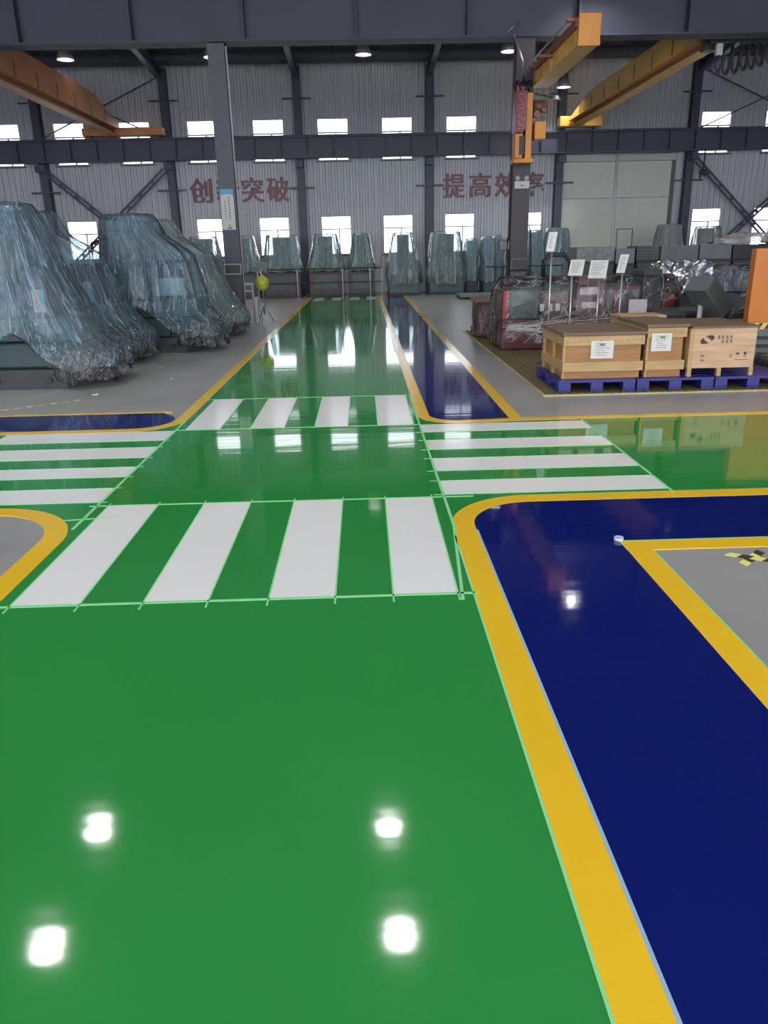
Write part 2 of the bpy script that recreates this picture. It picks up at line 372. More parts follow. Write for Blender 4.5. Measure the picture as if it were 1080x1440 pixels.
# dashed worn tape line before the left machines
dl = thing('dashed_floor_tape', 'worn dashed tape line on concrete before the nearest wrapped machine', 'tape')
for k in range(9):
    x = -4.5+k*0.11; y = 8.75+k*0.085
    L_, R_ = band([(x, y), (x+0.06, y+0.045)], 0.04); MB().prism([R_[0], R_[1], L_[1], L_[0]], 0.0, 0.001).build('tape_dash', hazy_m if k % 2 else hyel, dl)
for k, (x, y, lb) in enumerate(((-3.45, 9.75, 'small white plastic scrap below the nearest machine corner'), (-2.75, 10.9, 'small white plastic scrap on bare concrete near yellow line'), (-3.2, 12.1, 'tiny white scrap of film before the second wrapped machine'))):
    b = MB(); n = 9; pts = [(x+math.cos(2*PI*i/n)*0.05*rng.uniform(.5, 1.3), y+math.sin(2*PI*i/n)*0.035*rng.uniform(.5, 1.3), rng.uniform(.004, .03)) for i in range(n)]
    for i in range(n): b.quad([(x, y, 0.012), pts[i], pts[(i+1) % n]], True)
    for i in range(n): b.quad([(x, y, 0.0), (pts[(i+1) % n][0], pts[(i+1) % n][1], 0.001), (pts[i][0], pts[i][1], 0.001)])
    tag(b.build('plastic_scrap', paper_m), lb, 'scrap', 'plastic scraps on the concrete')

# ------------------------------------------------------------------ building shell
WX = [-11.27, -8.74, -6.07, -3.54, -1.03, 1.49, 4.0, 6.75, 14.13, 16.68]
UX = [-13.78, -11.27, -8.74, -6.1, -3.55, -1.03, 1.49, 4.02, 14.12, 16.68]
LZ, UZ = (1.5, 3.0), (5.02, 6.56)
def roof_z(y): return 8.42+0.085*(33-y)
def wall_with_holes(holes, x0, x1, z0, z1, y0, y1):
    xs = sorted({x0, x1}|{h[0] for h in holes}|{h[1] for h in holes}); zs = sorted({z0, z1}|{h[2] for h in holes}|{h[3] for h in holes}); b = MB()
    for zi in range(len(zs)-1):
        run = None
        for xi in range(len(xs)-1):
            cx, cz = (xs[xi]+xs[xi+1])/2, (zs[zi]+zs[zi+1])/2
            hole = any(h[0] < cx < h[1] and h[2] < cz < h[3] for h in holes)
            if not hole:
                if run is None: run = xs[xi]
            if hole and run is not None: b.box(run, xs[xi], y0, y1, zs[zi], zs[zi+1]); run = None
        if run is not None: b.box(run, x1, y0, y1, zs[zi], zs[zi+1])
    return b
holes = [(x-.62, x+.62, *LZ) for x in WX]+[(x-.62, x+.62, *UZ) for x in UX]
tag(wall_with_holes(holes, XL, XR, 0, 8.5, 33, 33.2).build('wall_back', wall_m), 'pale grey corrugated end wall with two rows of windows', 'wall', kind='structure')
tag(MB().box(XL-.2, XL, YN, 33.2, 0, 12.2).build('wall_left', wall_m), 'grey corrugated side wall beyond the left machines', 'wall', kind='structure')
tag(MB().box(XR, XR+.2, YN, 33.2, 0, 12.2).build('wall_right', wall_m), 'grey corrugated side wall beyond the orange machine', 'wall', kind='structure')
tag(MB().box(XL-.2, -16, YN-.2, YN, 0, 12.2).box(16, XR+.2, YN-.2, YN, 0, 12.2).box(-16, 16, YN-.2, YN, 9.0, 12.2).build('wall_front', wall_m), 'grey corrugated wall behind the viewer, opening added for fill light', 'wall', kind='structure')  # wide unseen opening added so daylight brightens the hall
def roof_piece(b, x0, x1, ya, yb, th=.1):
    za, zb_ = roof_z(ya), roof_z(yb); i = len(b.v)
    b.v += [(x0, yb, zb_), (x1, yb, zb_), (x1, ya, za), (x0, ya, za), (x0, yb, zb_+th), (x1, yb, zb_+th), (x1, ya, za+th), (x0, ya, za+th)]
    for q in ((0, 1, 2, 3), (7, 6, 5, 4), (0, 4, 5, 1), (1, 5, 6, 2), (2, 6, 7, 3), (3, 7, 4, 0)): b.f.append(tuple(i+c for c in q)); b.sm.append(False)
b = MB(); YS = 6.3
roof_piece(b, XL-.2, XR+.2, YS, 33.2); roof_piece(b, XL-.2, XR+.2, YN-.2, YN+.4)
SKX = [-13, 11]; prev = XL-.2  # roof gaps added out of view to let in fill daylight
for x in SKX: roof_piece(b, prev, x, YN+.4, YS); prev = x+2.2
roof_piece(b, prev, XR+.2, YN+.4, YS)
tag(b.build('ceiling', roof_m), 'dark sloping metal deck roof', 'ceiling', kind='structure')
fill_sky_glass = mat('fill_skylight_sheet', (.8, .82, .84), .4)
fill_sky_glass.node_tree.nodes['Principled BSDF'].inputs['Transmission Weight'].default_value = 0
nt = fill_sky_glass.node_tree; nt.nodes.clear(); o_ = nt.nodes.new('ShaderNodeOutputMaterial'); tr_ = nt.nodes.new('ShaderNodeBsdfTransparent'); tr_.inputs['Color'].default_value = (.8, .82, .84, 1); nt.links.new(tr_.outputs[0], o_.inputs['Surface'])
for k, x in enumerate(SKX):
    b = MB(); roof_piece(b, x, x+2.2, YN+.4, YS, .03)
    tag(b.build(f'window_{40+k}', fill_sky_glass), f'added translucent roof light strip for fill, number {k+1} across the roof above the viewer', 'roof light', kind='structure')
nwin = 0
for row, (xs, (z0, z1)) in enumerate(((WX, LZ), (UX, UZ))):
    for i, x in enumerate(xs):
        nwin += 1
        t = thing(f'window_{nwin}', f'white framed {"lower" if row == 0 else "upper"} window, number {i+1} from the left in its row on the end wall', 'window', (x, 33.1, z0), kind='structure')
        h = z1-z0; b = MB(); fw = 0.045
        b.box(-.62, -.62+fw, -.06, .06, 0, h); b.box(.62-fw, .62, -.06, .06, 0, h); b.box(-.62+fw, .62-fw, -.06, .06, 0, fw); b.box(-.62+fw, .62-fw, -.06, .06, h-fw, h)
        tz = h*0.66; mxx = 0.12
        b.box(-.62+fw, .62-fw, -.04, .04, tz-.025, tz+.025); b.box(mxx-.025, mxx+.025, -.04, .04, fw, tz-.025)
        b.build('window_frame', white_frame_m, t)
        MB().box(-.575, .575, -.006, .006, 0.045, h-.045).build('glass_pane', glass_m, t.children[0])
        MB().box(-.68, .68, -.16, -.1, -.05, -.002).build('window_sill', mgrey_m, t)
for x in (-17.4, -12.35, -7.42, -2.35, 2.74, 7.9, 13.1, 18.2):
    side = 'left' if x < 0 else 'right'
    t = thing('column', f'dark steel wall column at the end wall near x {x:.0f} metres', 'column', (x, 32.82, 0), kind='structure')
    MB().ibeam((0, -0.17, 0), (0, -0.17, 8.3), 0.3, 0.32, 0.03, True).build('column_shaft', steel_m, t)
    MB().ibeam((0, -0.17, 7.95), (0, -1.6, 8.25), 0.16, 0.2, 0.02).build('haunch', column_m, t)
    MB().box(-.14, .14, -0.62, -.17, 4.75, 4.98).build('corbel', steel_m, t)
    if abs(x) > 3 or True:
        MB().box(-.55, .55, -.24, -.17, 4.0, 4.06).box(-.55, .55, -.24, -.17, 7.15, 7.2).build('wall_rail', steel_m, t)
labels_col = {-17.4: 'beyond the left edge', -12.35: 'behind the nearest wrapped machine', -7.42: 'left of the painted slogan', -2.35: 'behind the row of wrapped machines, left of aisle', 2.74: 'between slogan halves, right of the aisle end', 7.9: 'left of the big sliding door', 13.1: 'right of the big sliding door', 18.2: 'beyond the right edge'}
for o in list(COL.objects):
    if o.name.startswith('column') and o.type == 'EMPTY':
        o['label'] = 'dark steel wall column '+labels_col[min(labels_col, key=lambda k: abs(k-o.location.x))]
b = MB().ibeam((XL, 32.25, 5.05), (XR, 32.25, 5.05), 0.34, 0.76, 0.03)
for x in range(-19, 20, 1): b.box(x-.01, x+.01, 32.08, 32.23, 5.1, 5.77)
tag(b.build('beam', beam_m), 'dark crane runway beam running along the end wall', 'beam', kind='structure')
MBr = MB().box(XL, XR, 32.2, 32.3, 5.81, 5.87)
tag(MBr.build('crane_rail_beam', steel_m), 'steel rail on top of the end wall runway beam', 'rail', kind='structure')
b = MB().ibeam((XL, 19.0, 5.96), (XR, 19.0, 5.96), 0.5, 1.7, 0.03)
for k in range(-8, 9): b.box(k*2.4-.012, k*2.4+.012, 18.76, 18.98, 6.0, 7.6)
tag(b.build('girder_beam', girder_m), 'deep dark steel girder crossing overhead between the two aisle columns', 'beam', kind='structure')
for k, y in enumerate((31.6, 30.2, 28.8, 27.4, 26.0, 24.6, 23.2, 21.8)):
    z = roof_z(y)
    tag(MB().box(XL, XR, y-.03, y+.03, z-.22, z-.02).box(XL, XR, y-.1, y+.03, z-.24, z-.22).build('roof_beam', steel_m), f'thin roof purlin, number {k+1} out from the end wall', 'beam', 'roof purlins', 'structure')
for x in (-17.4, -12.35, -7.42, -2.35, 2.74, 7.9, 13.1):
    tag(MB().ibeam((x, 32.6, roof_z(32.6)-.62), (x, 19.6, roof_z(19.6)-.62), 0.2, 0.36, 0.02).build('rafter_beam', steel_m), 'dark roof rafter above the wall column '+labels_col[x], 'beam', 'roof rafters', 'structure')
# diagonal bracing
def brace(x0, x1, z0, z1, th, lb, y=32.55):
    t = thing('cross_brace_beam', lb, 'brace', kind='structure')
    for s_, (a, c) in enumerate((((x0, z1), (x1, z0)), ((x0, z0), (x1, z1)))):
        b = MB(); yy = y-0.09*s_
        if th > 0.06:
            dx, dz = (c[0]-a[0]), (c[1]-a[1]); L_ = math.hypot(dx, dz); nx, nz = -dz/L_*0.075, dx/L_*0.075
            b.bar((a[0]+nx, yy, a[1]+nz), (c[0]+nx, yy, c[1]+nz), 0.06, 0.07); b.bar((a[0]-nx, yy, a[1]-nz), (c[0]-nx, yy, c[1]-nz), 0.06, 0.07)
            for q in range(1, 9):
                px, pz = a[0]+dx*q/9, a[1]+dz*q/9; b.bar((px-nx*1.4, yy+.02, pz-nz*1.4), (px+nx*1.4, yy+.02, pz+nz*1.4), 0.03, 0.12)
        else: b.bar((a[0], yy, a[1]), (c[0], yy, c[1]), th, th)
        b.build('brace_bar', steel_m, t)
brace(-12.2, -7.6, 0.8, 4.75, 0.1, 'heavy cross brace on the end wall behind the left machines')
brace(13.3, 18.0, 0.4, 4.75, 0.1, 'heavy cross brace on the end wall right of the sliding door')
brace(-12.2, -7.6, 5.9, 7.9, 0.045, 'thin rod cross brace high above the left crane end')
brace(13.3, 18.0, 5.9, 7.9, 0.045, 'thin rod cross brace high right of the sliding door')
# big sliding door
door = thing('door_1', 'large pale grey sliding door in the end wall at right', 'door', (10.25, 32.95, 0), kind='structure')
dm = mat('sliding_door_panel', lin(224, 230, 221), 0.5, var=0.04)
for s_ in (0, 1):
    x0 = -2.2 if s_ == 0 else 0.01
    b = MB().box(x0, x0+2.19, -.05, .03, 0.05, 3.42).box(x0, x0+2.19, -.05, .03, 3.45, 4.78); b.build('door_panel', dm, door)
MB().box(-2.35, 2.35, -.1, .04, 4.8, 5.04).build('door_header', mat('door_header_paint', lin(206, 208, 204), 0.5), door)
MB().box(-2.34, -2.2, -.09, .04, 0, 4.8).box(2.2, 2.34, -.09, .04, 0, 4.8).build('door_jamb', mgrey_m, door)
MB().tube([(0.0, -.12, 0.1), (-.03, -.12, 5.02)], 0.06, 10).build('door_bar', mat('white_pole_paint', lin(240, 242, 242), .4), door, 'white vertical pole')
MB().box(.18, .21, -.075, -.05, .1, 2.27).box(.82, .85, -.075, -.05, .1, 2.27).box(.21, .82, -.075, -.05, 2.24, 2.27).build('wicket_frame', mgrey_m, door)
# the slogan on the wall: one separate character each
def char(ch, x, lb, z0=3.57, size=0.9, sx=0.86):
    cu = bpy.data.curves.new('slogan', 'FONT'); cu.body = ch; cu.size = size*1.09; cu.extrude = 0.03; cu.offset = 0.008; cu.align_x = 'CENTER'
    tmp = bpy.data.objects.new('tmp', cu); COL.objects.link(tmp)
    dg = bpy.context.evaluated_depsgraph_get(); me = bpy.data.meshes.new_from_object(tmp.evaluated_get(dg))
    bpy.data.objects.remove(tmp)
    zs = [v.co.y for v in me.vertices]; xs = [v.co.x for v in me.vertices]
    if not zs: return
    k = size/(max(zs)-min(zs)); mid = (max(xs)+min(xs))/2; kx = min(k, sx/(max(xs)-min(xs)))
    for v in me.vertices: v.co = ((v.co.x-mid)*kx, -v.co.z, (v.co.y-min(zs))*k)
    src = me; b = MB()
    for q, dx in enumerate((-.02, 0.0, .02)):
        st = len(b.v); b.v += [(v.co.x+dx, v.co.y+.004*(q-1), v.co.z) for v in src.vertices]
        for p_ in src.polygons: b.f.append(tuple(st+v for v in p_.vertices)); b.sm.append(False)
    me = bpy.data.meshes.new('slogan_character'); me.from_pydata(b.v, [], b.f); me.update(); bpy.data.meshes.remove(src)
    me.materials.append(slogan_m)
    o = bpy.data.objects.new('slogan_character', me); COL.objects.link(o); o.location = (x, 32.9655, z0)
    tag(o, lb, 'sign character', 'maroon slogan characters on the end wall')
char('创', -6.35, 'maroon slogan character 创 on the end wall, left of the left column')
char('新', -5.3, 'maroon slogan character 新 half hidden by the left column')
char('突', -4.31, 'maroon slogan character 突 just right of the left column')
char('破', -3.3, 'maroon slogan character 破 ending the left half of slogan')
char('提', 3.74, 'maroon slogan character 提 beginning the right half of slogan')
char('高', 4.8, 'maroon slogan character 高 second in the right half of slogan')
char('效', 5.83, 'maroon slogan character 效 just left of the crane column')
char('率', 6.9, 'maroon slogan character 率 just right of the crane column')

# ------------------------------------------------------------------ aisle columns and what hangs on them
t = thing('column', 'tall grey steel column left of the aisle carrying a poster', 'column', (-3.04, 19, 0), kind='structure')
MB().ibeam((0, -.18, 0), (0, -.18, 5.95), 0.37, 0.36, 0.03, True).build('column_shaft', column_m, t)
MB().box(-.26, .26, -.26, .26, 0, .03).build('base_plate', steel_m, t)
MB().tube([(.215, -.12, 0.3), (.215, -.12, 3.2)], .012).tube([(.215, -.12, 3.2), (.215, -.12, 5.9)], .02).build('conduit', lgrey_m, t)
t2 = thing('column', 'dark brown grey steel column right of the aisle carrying the jib crane', 'column', (3.68, 19, 0), kind='structure')
MB().ibeam((0, -.2, 0), (0, -.2, 5.95), 0.40, 0.4, 0.03, True).build('column_shaft', column_dark_m, t2)
MB().box(-.28, .28, -.2, .28, 0, .03).build('base_plate', steel_m, t2)
p = thing('poster', 'tall white poster with blue wave top on the left column', 'poster', (-3.05, 18.80, 2.15))
ps_ = MB().box(-.15, .15, -.01, 0, 0, .90).build('poster_sheet', paper_m, p)
pb = mat('poster_blue', lin(80, 165, 200), 0.5); pn = mat('poster_navy', lin(70, 80, 150), 0.5); pg = mat('poster_green', lin(110, 140, 80), 0.6)
ptop = [(-.15, .90), (.15, .90), (.15, .78)]+[(.15-.3*k/10, .76+.035*math.sin(k/10*PI)) for k in range(11)]
b = MB(); b.prism(ptop, 0, .004); b.v = [(v[0], -.010-v[2], v[1]) for v in b.v]; b.build('poster_header', pb, ps_)
MB().box(-.15, .15, -.014, -.01, 0, .035).build('poster_footer', pn, ps_)
b = MB(); rr = random.Random(11)
for cx, top, n in ((-.055, .60, 6), (.035, .70, 8)):
    b = MB()
    for k in range(n):
        zc = top-k*.065
        for q in range(5): b.box(cx-.02+rr.uniform(0, .02), cx+.004+rr.uniform(0, .02), -.013, -.01, zc+q*.009, zc+q*.009+.005)
        b.box(cx-.004, cx+.004, -.013, -.01, zc, zc+.045)
    b.build('poster_text', ink_m, ps_)
b = MB(); b.tube([(.02, -.011, .10), (.02, -.011, .16)], .01)
for k in range(7): b.box(-.04+k*.015, -.025+k*.015, -.013, -.01, .055, .08+.03*rr.random())
b.build('poster_plant', pg, ps_)
sg = thing('notice_plate', 'grey plate with white border on the left column below the poster', 'sign', (-3.05, 18.80, 1.20))
MB().box(-.2, .2, -.015, 0, 0, .235).build('plate', dgrey_m, sg)
b = MB(); b.box(-.2, .2, -.02, -.015, 0, .018).box(-.2, .2, -.02, -.015, .217, .235).box(-.2, -.182, -.02, -.015, .018, .217).box(.182, .2, -.02, -.015, .018, .217); b.build('border', paper_m, sg)
# emergency light on the right column
el = thing('emergency_light', 'twin head emergency light on the crane column', 'emergency light', (3.68, 18.8, 2.93))
MB().box(-.17, .17, -.07, 0, 0, .16, bev=.008).build('lamp_box', lgrey_m, el)
for sx in (-1, 1):
    b = MB(); b.lathe([(0.0, -.05), (.05, -.05), (.062, 0), (.05, .05), (0, .06)], 14); bb = b.build('lamp_head', lgrey_m, el); bb.location = (sx*.1, -.04, .22); bb.rotation_euler = (PI/2, 0, 0)
MB().box(-.02, .02, -.0715, -.07, .05, .08).build('indicator', ink_m, el); MB().box(.05, .07, -.0715, -.07, .05, .07).build('indicator', ink_m, el)
mo = thing('wall_screen', 'small black framed screen mounted left of the crane column', 'screen', (3.33, 18.85, 1.6))
MB().box(-.13, .13, -.05, 0, 0, .24, bev=.006).build('screen_case', black_m, mo); MB().box(-.11, .11, -.054, -.05, .02, .22).build('screen_face', mgrey_m, mo.children[0]); MB().box(.13, .16, -.04, 0, .08, .16).build('bracket', dgrey_m, mo)
cb = thing('control_box', 'brown grey electrical box on the crane column at chest height', 'electrical box', (3.68, 18.8, 1.16))
MB().box(-.2, .2, -.14, 0, 0, .26, bev=.008).build('box_body', column_dark_m, cb); MB().box(-.2, .2, -.146, -.14, .24, .26).box(-.2, -.185, -.146, -.14, 0, .24).build('door_edge', mgrey_m, cb)
cb = thing('switch_box', 'dark speckled switch box under the electrical box on crane column', 'electrical box', (3.66, 18.8, .88))
MB().box(-.18, .18, -.12, 0, 0, .25, bev=.008).build('box_body', mat('speckled_grey', lin(78, 74, 78), .4, var=.5, vscale=22), cb)
tag(MB().tube([(3.91, 18.7, 2.05), (3.93, 18.68, 1.5), (3.92, 18.7, .9), (3.90, 18.75, .03)], .018).build('power_cable', black_m), 'black cable hanging down the right side of the crane column', 'cable')
tag(MB().tube([(3.40, 18.74, 1.88), (3.38, 18.72, 1.48), (3.42, 18.74, 1.0), (3.42, 18.76, .03)], .022).build('power_cable', black_m), 'thick black cable below the small screen left of the crane column', 'cable')

# ------------------------------------------------------------------ jib crane on the right column
j = thing('jib_crane', 'yellow jib crane with red wrapped pivot on the right aisle column', 'crane', (3.6, 18.8, 3.48))
MB().box(-.18, .02, -.42, -.02, .55, 1.5, bev=.02).box(-.14, .06, -.44, -.4, .6, 1.45, bev=.008).build('pivot_housing', red_m, j, 'dark red plastic wrapped pivot housing')
MB().box(-.17, .0, -.4, -.02, .05, .55, bev=.015).box(.06, .2, -.38, -.02, .0, 1.35, bev=.01).build('lower_bracket', crane_orange2, j, 'orange lower bracket')
MB().box(-.08, .03, -.41, -.4, .12, .5).build('bracket_slot', cast_m, j)
MB().box(-.2, .25, -.46, 0, -.05, .04, bev=.01).build('foot_plate', crane_orange2, j)
MB().box(.25, .5, -.42, -.1, .42, .78, bev=.02).build('slewing_bracket', crane_orange2, j)
b = MB(); b.tube([(.22, -.32, 1.08), (.5, -.32, 1.08)], .13, 14); b.tube([(.28, -.44, .92), (.28, -.3, .92)], .07, 10); b.tube([(.44, -.44, 1.0), (.44, -.3, 1.0)], .05, 10); b.build('slewing_motor', mat('motor_brown', lin(108, 72, 58), .4, var=.2, vscale=14), j)
MB().box(.24, .62, -3.8, .0, 1.50, 1.53).box(.24, .62, -3.8, .0, 1.90, 1.93).box(.27, .59, -3.78, 0, 1.53, 1.90).build('boom', crane_yel, j)
for k in range(6): MB().box(.255, .27, -3.4+k*.6, -3.36+k*.6, 1.53, 1.9).build('boom_stiffener', crane_orange2, j)
MB().box(.2, .27, -3.7, -.3, 1.78, 1.90).build('boom_groove', crane_pink, j)
MB().box(.22, .60, -3.86, -3.8, 1.46, 1.95, bev=.006).build('end_plate', crane_orange2, j, 'orange boom end plate')
MB().tube([(-.14, -.2, 1.6), (.0, -2.0, 1.8), (.10, -3.6, 1.90)], .018).build('conduit_rod', chrome_m, j)
MB().box(.06, .27, -3.66, -3.58, 1.88, 1.93).build('rod_bracket', crane_pink, j); MB().box(-.02, .27, -1.8, -1.72, 1.72, 1.77).build('rod_bracket', crane_pink, j)
MB().tube([(-.02, -.3, 1.5), (-.1, -.6, 1.9), (-.24, -.3, 2.45), (-.12, -.1, 2.75)], .02).tube([(-.12, -.1, 2.75), (-.36, -.1, 2.55)], .012).build('power_cable', chrome_m, j)
b = MB(); rr = random.Random(5)
for k in range(14): 
    a0 = Vector((rr.uniform(-.16, .15), -.42+rr.uniform(0, .2), 1.5)); b.tube([a0, a0+Vector((rr.uniform(-.06, .06), -.04, .08)), a0+Vector((rr.uniform(-.1, .1), -.05, -.12))], .016, 6)
b.build('cable_bundle', cable_m, j)
MB().tube([(.62, -.2, 1.28), (.75, -.2, 1.28)], .02).tube([(.25, -.25, 1.35), (.62, -.2, 1.28)], .02).build('lamp_arm', dgrey_m, j)
b = MB(); b.lathe([(0, .1), (.03, .09), (.1, 0), (.09, 0), (.02, .07)], 14, (.75, -.2, 1.22)); b.build('work_lamp', shade_in_m, j)

# ------------------------------------------------------------------ overhead travelling cranes
def crane_girder(x0, x1, ya, yb, zb, zt, m_side, root):
    # box girder along Y with tapered far end, over a recessed web and a wide bottom flange
    b = MB(); n = 10; prof = []
    for k in range(n+1):
        y = yb-(yb-ya)*k/n; s_ = (yb-y)
        top = zb+.22+(zt-zb-.22)*min(1, .15+s_/3.0); prof.append((y, top))
    for k in range(n):
        (y0_, t0), (y1_, t1) = prof[k], prof[k+1]
        bz = zb+.2
        P = [(x0, y0_, bz), (x1, y0_, bz), (x1, y0_, t0), (x0, y0_, t0), (x0, y1_, bz), (x1, y1_, bz), (x1, y1_, t1), (x0, y1_, t1)]
        i = len(b.v); b.v += P
        fs = [(0, 3, 7, 4), (1, 5, 6, 2), (3, 2, 6, 7), (0, 4, 5, 1)]
        if k == 0: fs.append((0, 1, 2, 3))
        if k == n-1: fs.append((4, 7, 6, 5))
        for q in fs: b.f.append(tuple(i+c for c in q)); b.sm.append(False)
    gb = b.build('girder_box', m_side, root)
    xc = (x0+x1)/2
    MB().box(xc-.04, xc+.04, ya, yb, zb+.03, zb+.2).build('girder_web', crane_pink, root)
    MB().box(xc-.16, xc+.16, ya, yb, zb, zb+.03).build('bottom_flange', crane_tan if m_side is crane_org else m_side, root)
    for k in range(1, 8):
        y = yb-(yb-ya)*k/8
        for sx in (x0-.012, x1): MB().box(sx, sx+.012, y-.03, y+.03, zb+.2, zb+.62).build('girder_stiffener', crane_pink, gb)
    b = MB()
    for sx in (x0-.05, x1+.0):
        b.box(sx, sx+.05, ya, yb, zb+.19, zb+.215)
    b.build('lower_edge_plate', m_side, root)
rc = thing('bridge_crane', 'yellow overhead bridge crane reaching from the end wall at right', 'crane', (8.15, 32, 5.87))
crane_girder(-.22, .22, -11.8, -.35, .02, .80, crane_yel, rc)
rct = MB().box(-.55, 1.05, -.30, .25, .05, .40, bev=.02).build('end_truck', crane_yel, rc)
for q in (-.35, .85):
    b = MB(); b.tube([(q-.001, -.06+.25-.17, .08), (q+.001, .25-.02, .08)], .08, 16); b.build('truck_wheel', cast_m, rct)
MB().box(-.1, .25, -12.1, -11.8, .02, .3, bev=.02).build('end_stop', dgrey_m, rc)
lc = thing('bridge_crane', 'faded orange overhead bridge crane reaching from the end wall at left', 'crane', (-9.15, 32, 5.87))
crane_girder(-.2, .2, -12.2, -.3, .03, 1.02, crane_org, lc)
lct = MB().box(-1.2, 1.8, -.28, .25, .03, .3, bev=.02).build('end_truck', crane_org, lc)
for q in (-1.0, 1.6):
    b = MB(); b.tube([(q-.001, .08, .08), (q+.001, .23, .08)], .08, 16); b.build('truck_wheel', cast_m, lct)
fs = thing('festoon_cable_set', 'black festoon cables looping under a rail at the right crane end', 'cable', (8.35, 19.62, 5.35))
MB().box(-.3, 3.2, -.03, .03, .62, .68).build('festoon_rail', dgrey_m, fs)
xs_ = [0, .22, .42, .6, .78, .98, 1.25, 1.6, 2.0, 2.45, 2.9]
deps = [.62, .6, .55, .52, .46, .4, .32, .24, .16, .12]
for k in range(len(xs_)-1):
    for q in range(2):
        pts = []
        for i in range(13):
            u = i/12; x = xs_[k]+(xs_[k+1]-xs_[k])*u; z = .6-(deps[k]-.05*q)*(1-(2*u-1)**4); pts.append((x, -.03+.05*q, z))
        MB().tube(pts, .024, 7).build('cable', cable_m, fs)
    MB().box(xs_[k]-.03, xs_[k]+.03, -.05, .05, .56, .64).build('cable_trolley', dgrey_m, fs)
MB().box(-.16, -.02, -.06, .06, .36, .6, bev=.01).build('junction_box', lgrey_m, fs)
MB().tube([(-.15, 0, .35), (-.25, .02, .1), (-.12, 0, -.02), (0, 0, .2)], .03).tube([(-.1, -.04, .36), (-.16, -.02, .12), (-.05, -.03, .0), (.06, 0, .3)], .03).build('loose_cable', mat('cable_violet_grey', lin(78, 70, 92), .5), fs)
hk = thing('crane_hook', 'small hook on a chain below the runway beam at right', 'hook', (13.35, 31.95, 4.0))
MB().tube([(0, 0, .32), (0, 0, 1.05)], .03).build('chain', cast_m, hk); MB().box(-.12, .12, -.09, .09, .18, .36, bev=.02).build('hook_block', cast_m, hk)
pts = [(math.sin(a)*.11, 0, .05-math.cos(a)*.11+.02) for a in [x*.35 for x in range(-2, 13)]]
MB().tube([(0, 0, .2)]+[(p_[0]*-1, 0, p_[2]) for p_ in pts[::-1]][0:12], .028).build('hook', cast_m, hk)

# ------------------------------------------------------------------ high bay lamps
def lamp_proto():
    t = thing('pendant_lamp', '', 'lamp')
    b = MB(); b.lathe([(.0, .40), (.05, .40), (.07, .30), (.15, .26), (.22, .14), (.26, 0), (.25, 0), (.21, .13), (.16, .22), (.0, .22)], 24); b.build('lamp_shade', shade_in_m, t)
    b = MB(); b.lathe([(.0, .165), (.15, .165), (.15, .19), (.0, .19)], 20); b.build('bulb', lamp_m, t)
    b = MB(); b.tube([(0, 0, .34), (0, 0, 3.6)], .012, 6); b.build('stem', steel_m, t)
    return t
lp = None
for x, y, z, lb in ((-9.0, 27, 7.4, 'pendant lamp hanging above the left crane girder'), (.2, 27, 7.4, 'pendant lamp hanging above the middle of the aisle end'),
                (4.75, 27, 7.42, 'pendant lamp just left of the crane column top'), (7.5, 31, 7.1, 'pendant lamp beneath the jib boom before the end wall'),
                (-4.5, 27, 7.4, 'pendant lamp hidden behind the top of the left column'), (9.6, 25, 7.4, 'pendant lamp above the right bridge crane'),
                (5.2, 17.9, 7, 'pendant lamp above the red wrapped machine'), (-4.54, 10.07, 7, 'pendant lamp over the nearest wrapped machine'), (.17, 9.91, 7, 'pendant lamp over the far zebra crossing'),
                (-4.53, 7.95, 7, 'pendant lamp over the left zebra crossing'), (.25, 7.88, 7, 'pendant lamp over the crossroads'),
                (5.2, 5.9, 7, 'added fill pendant lamp over the right end of the green cross lane'), (-4.5, 2.0, 7, 'added fill pendant lamp over the lower left block'), (5.2, 1.5, 7, 'added fill pendant lamp over the blue walkway'),  # these three added out of view to even out the floor light
                (-9.5, 14, 7, 'added fill pendant lamp beyond the left machines'), (9.6, 15, 7, 'pendant lamp over the dark cabinets'), (-13.9, 22.5, 7.62, 'added fill pendant lamp behind the deep girder, far left'), (-9.2, 22.5, 7.62, 'added fill pendant lamp behind the deep girder beside the left crane'), (-4.5, 22.5, 7.62, 'added fill pendant lamp behind the deep girder left of the aisle'), (.2, 22.5, 7.62, 'added fill pendant lamp behind the deep girder over the aisle'), (4.9, 22.5, 7.62, 'added fill pendant lamp behind the deep girder right of the aisle'), (9.7, 22.5, 7.62, 'added fill pendant lamp behind the deep girder beside the right crane'), (14.3, 22.5, 7.62, 'added fill pendant lamp behind the deep girder, far right')):  # lamp beyond left machines and girder row added out of sight as fill
    if lp is None: o = lp = lamp_proto()
    else: o = copy_tree(lp)
    o.location = (x, y, z); o['label'] = lb; o['group'] = 'high bay pendant lamps'
    for c in o.children:
        if c.name.startswith('stem'): c.scale = (1, 1, 1); c.delta_scale = (1, 1, max(.1, (roof_z(y)-z)/3.6))

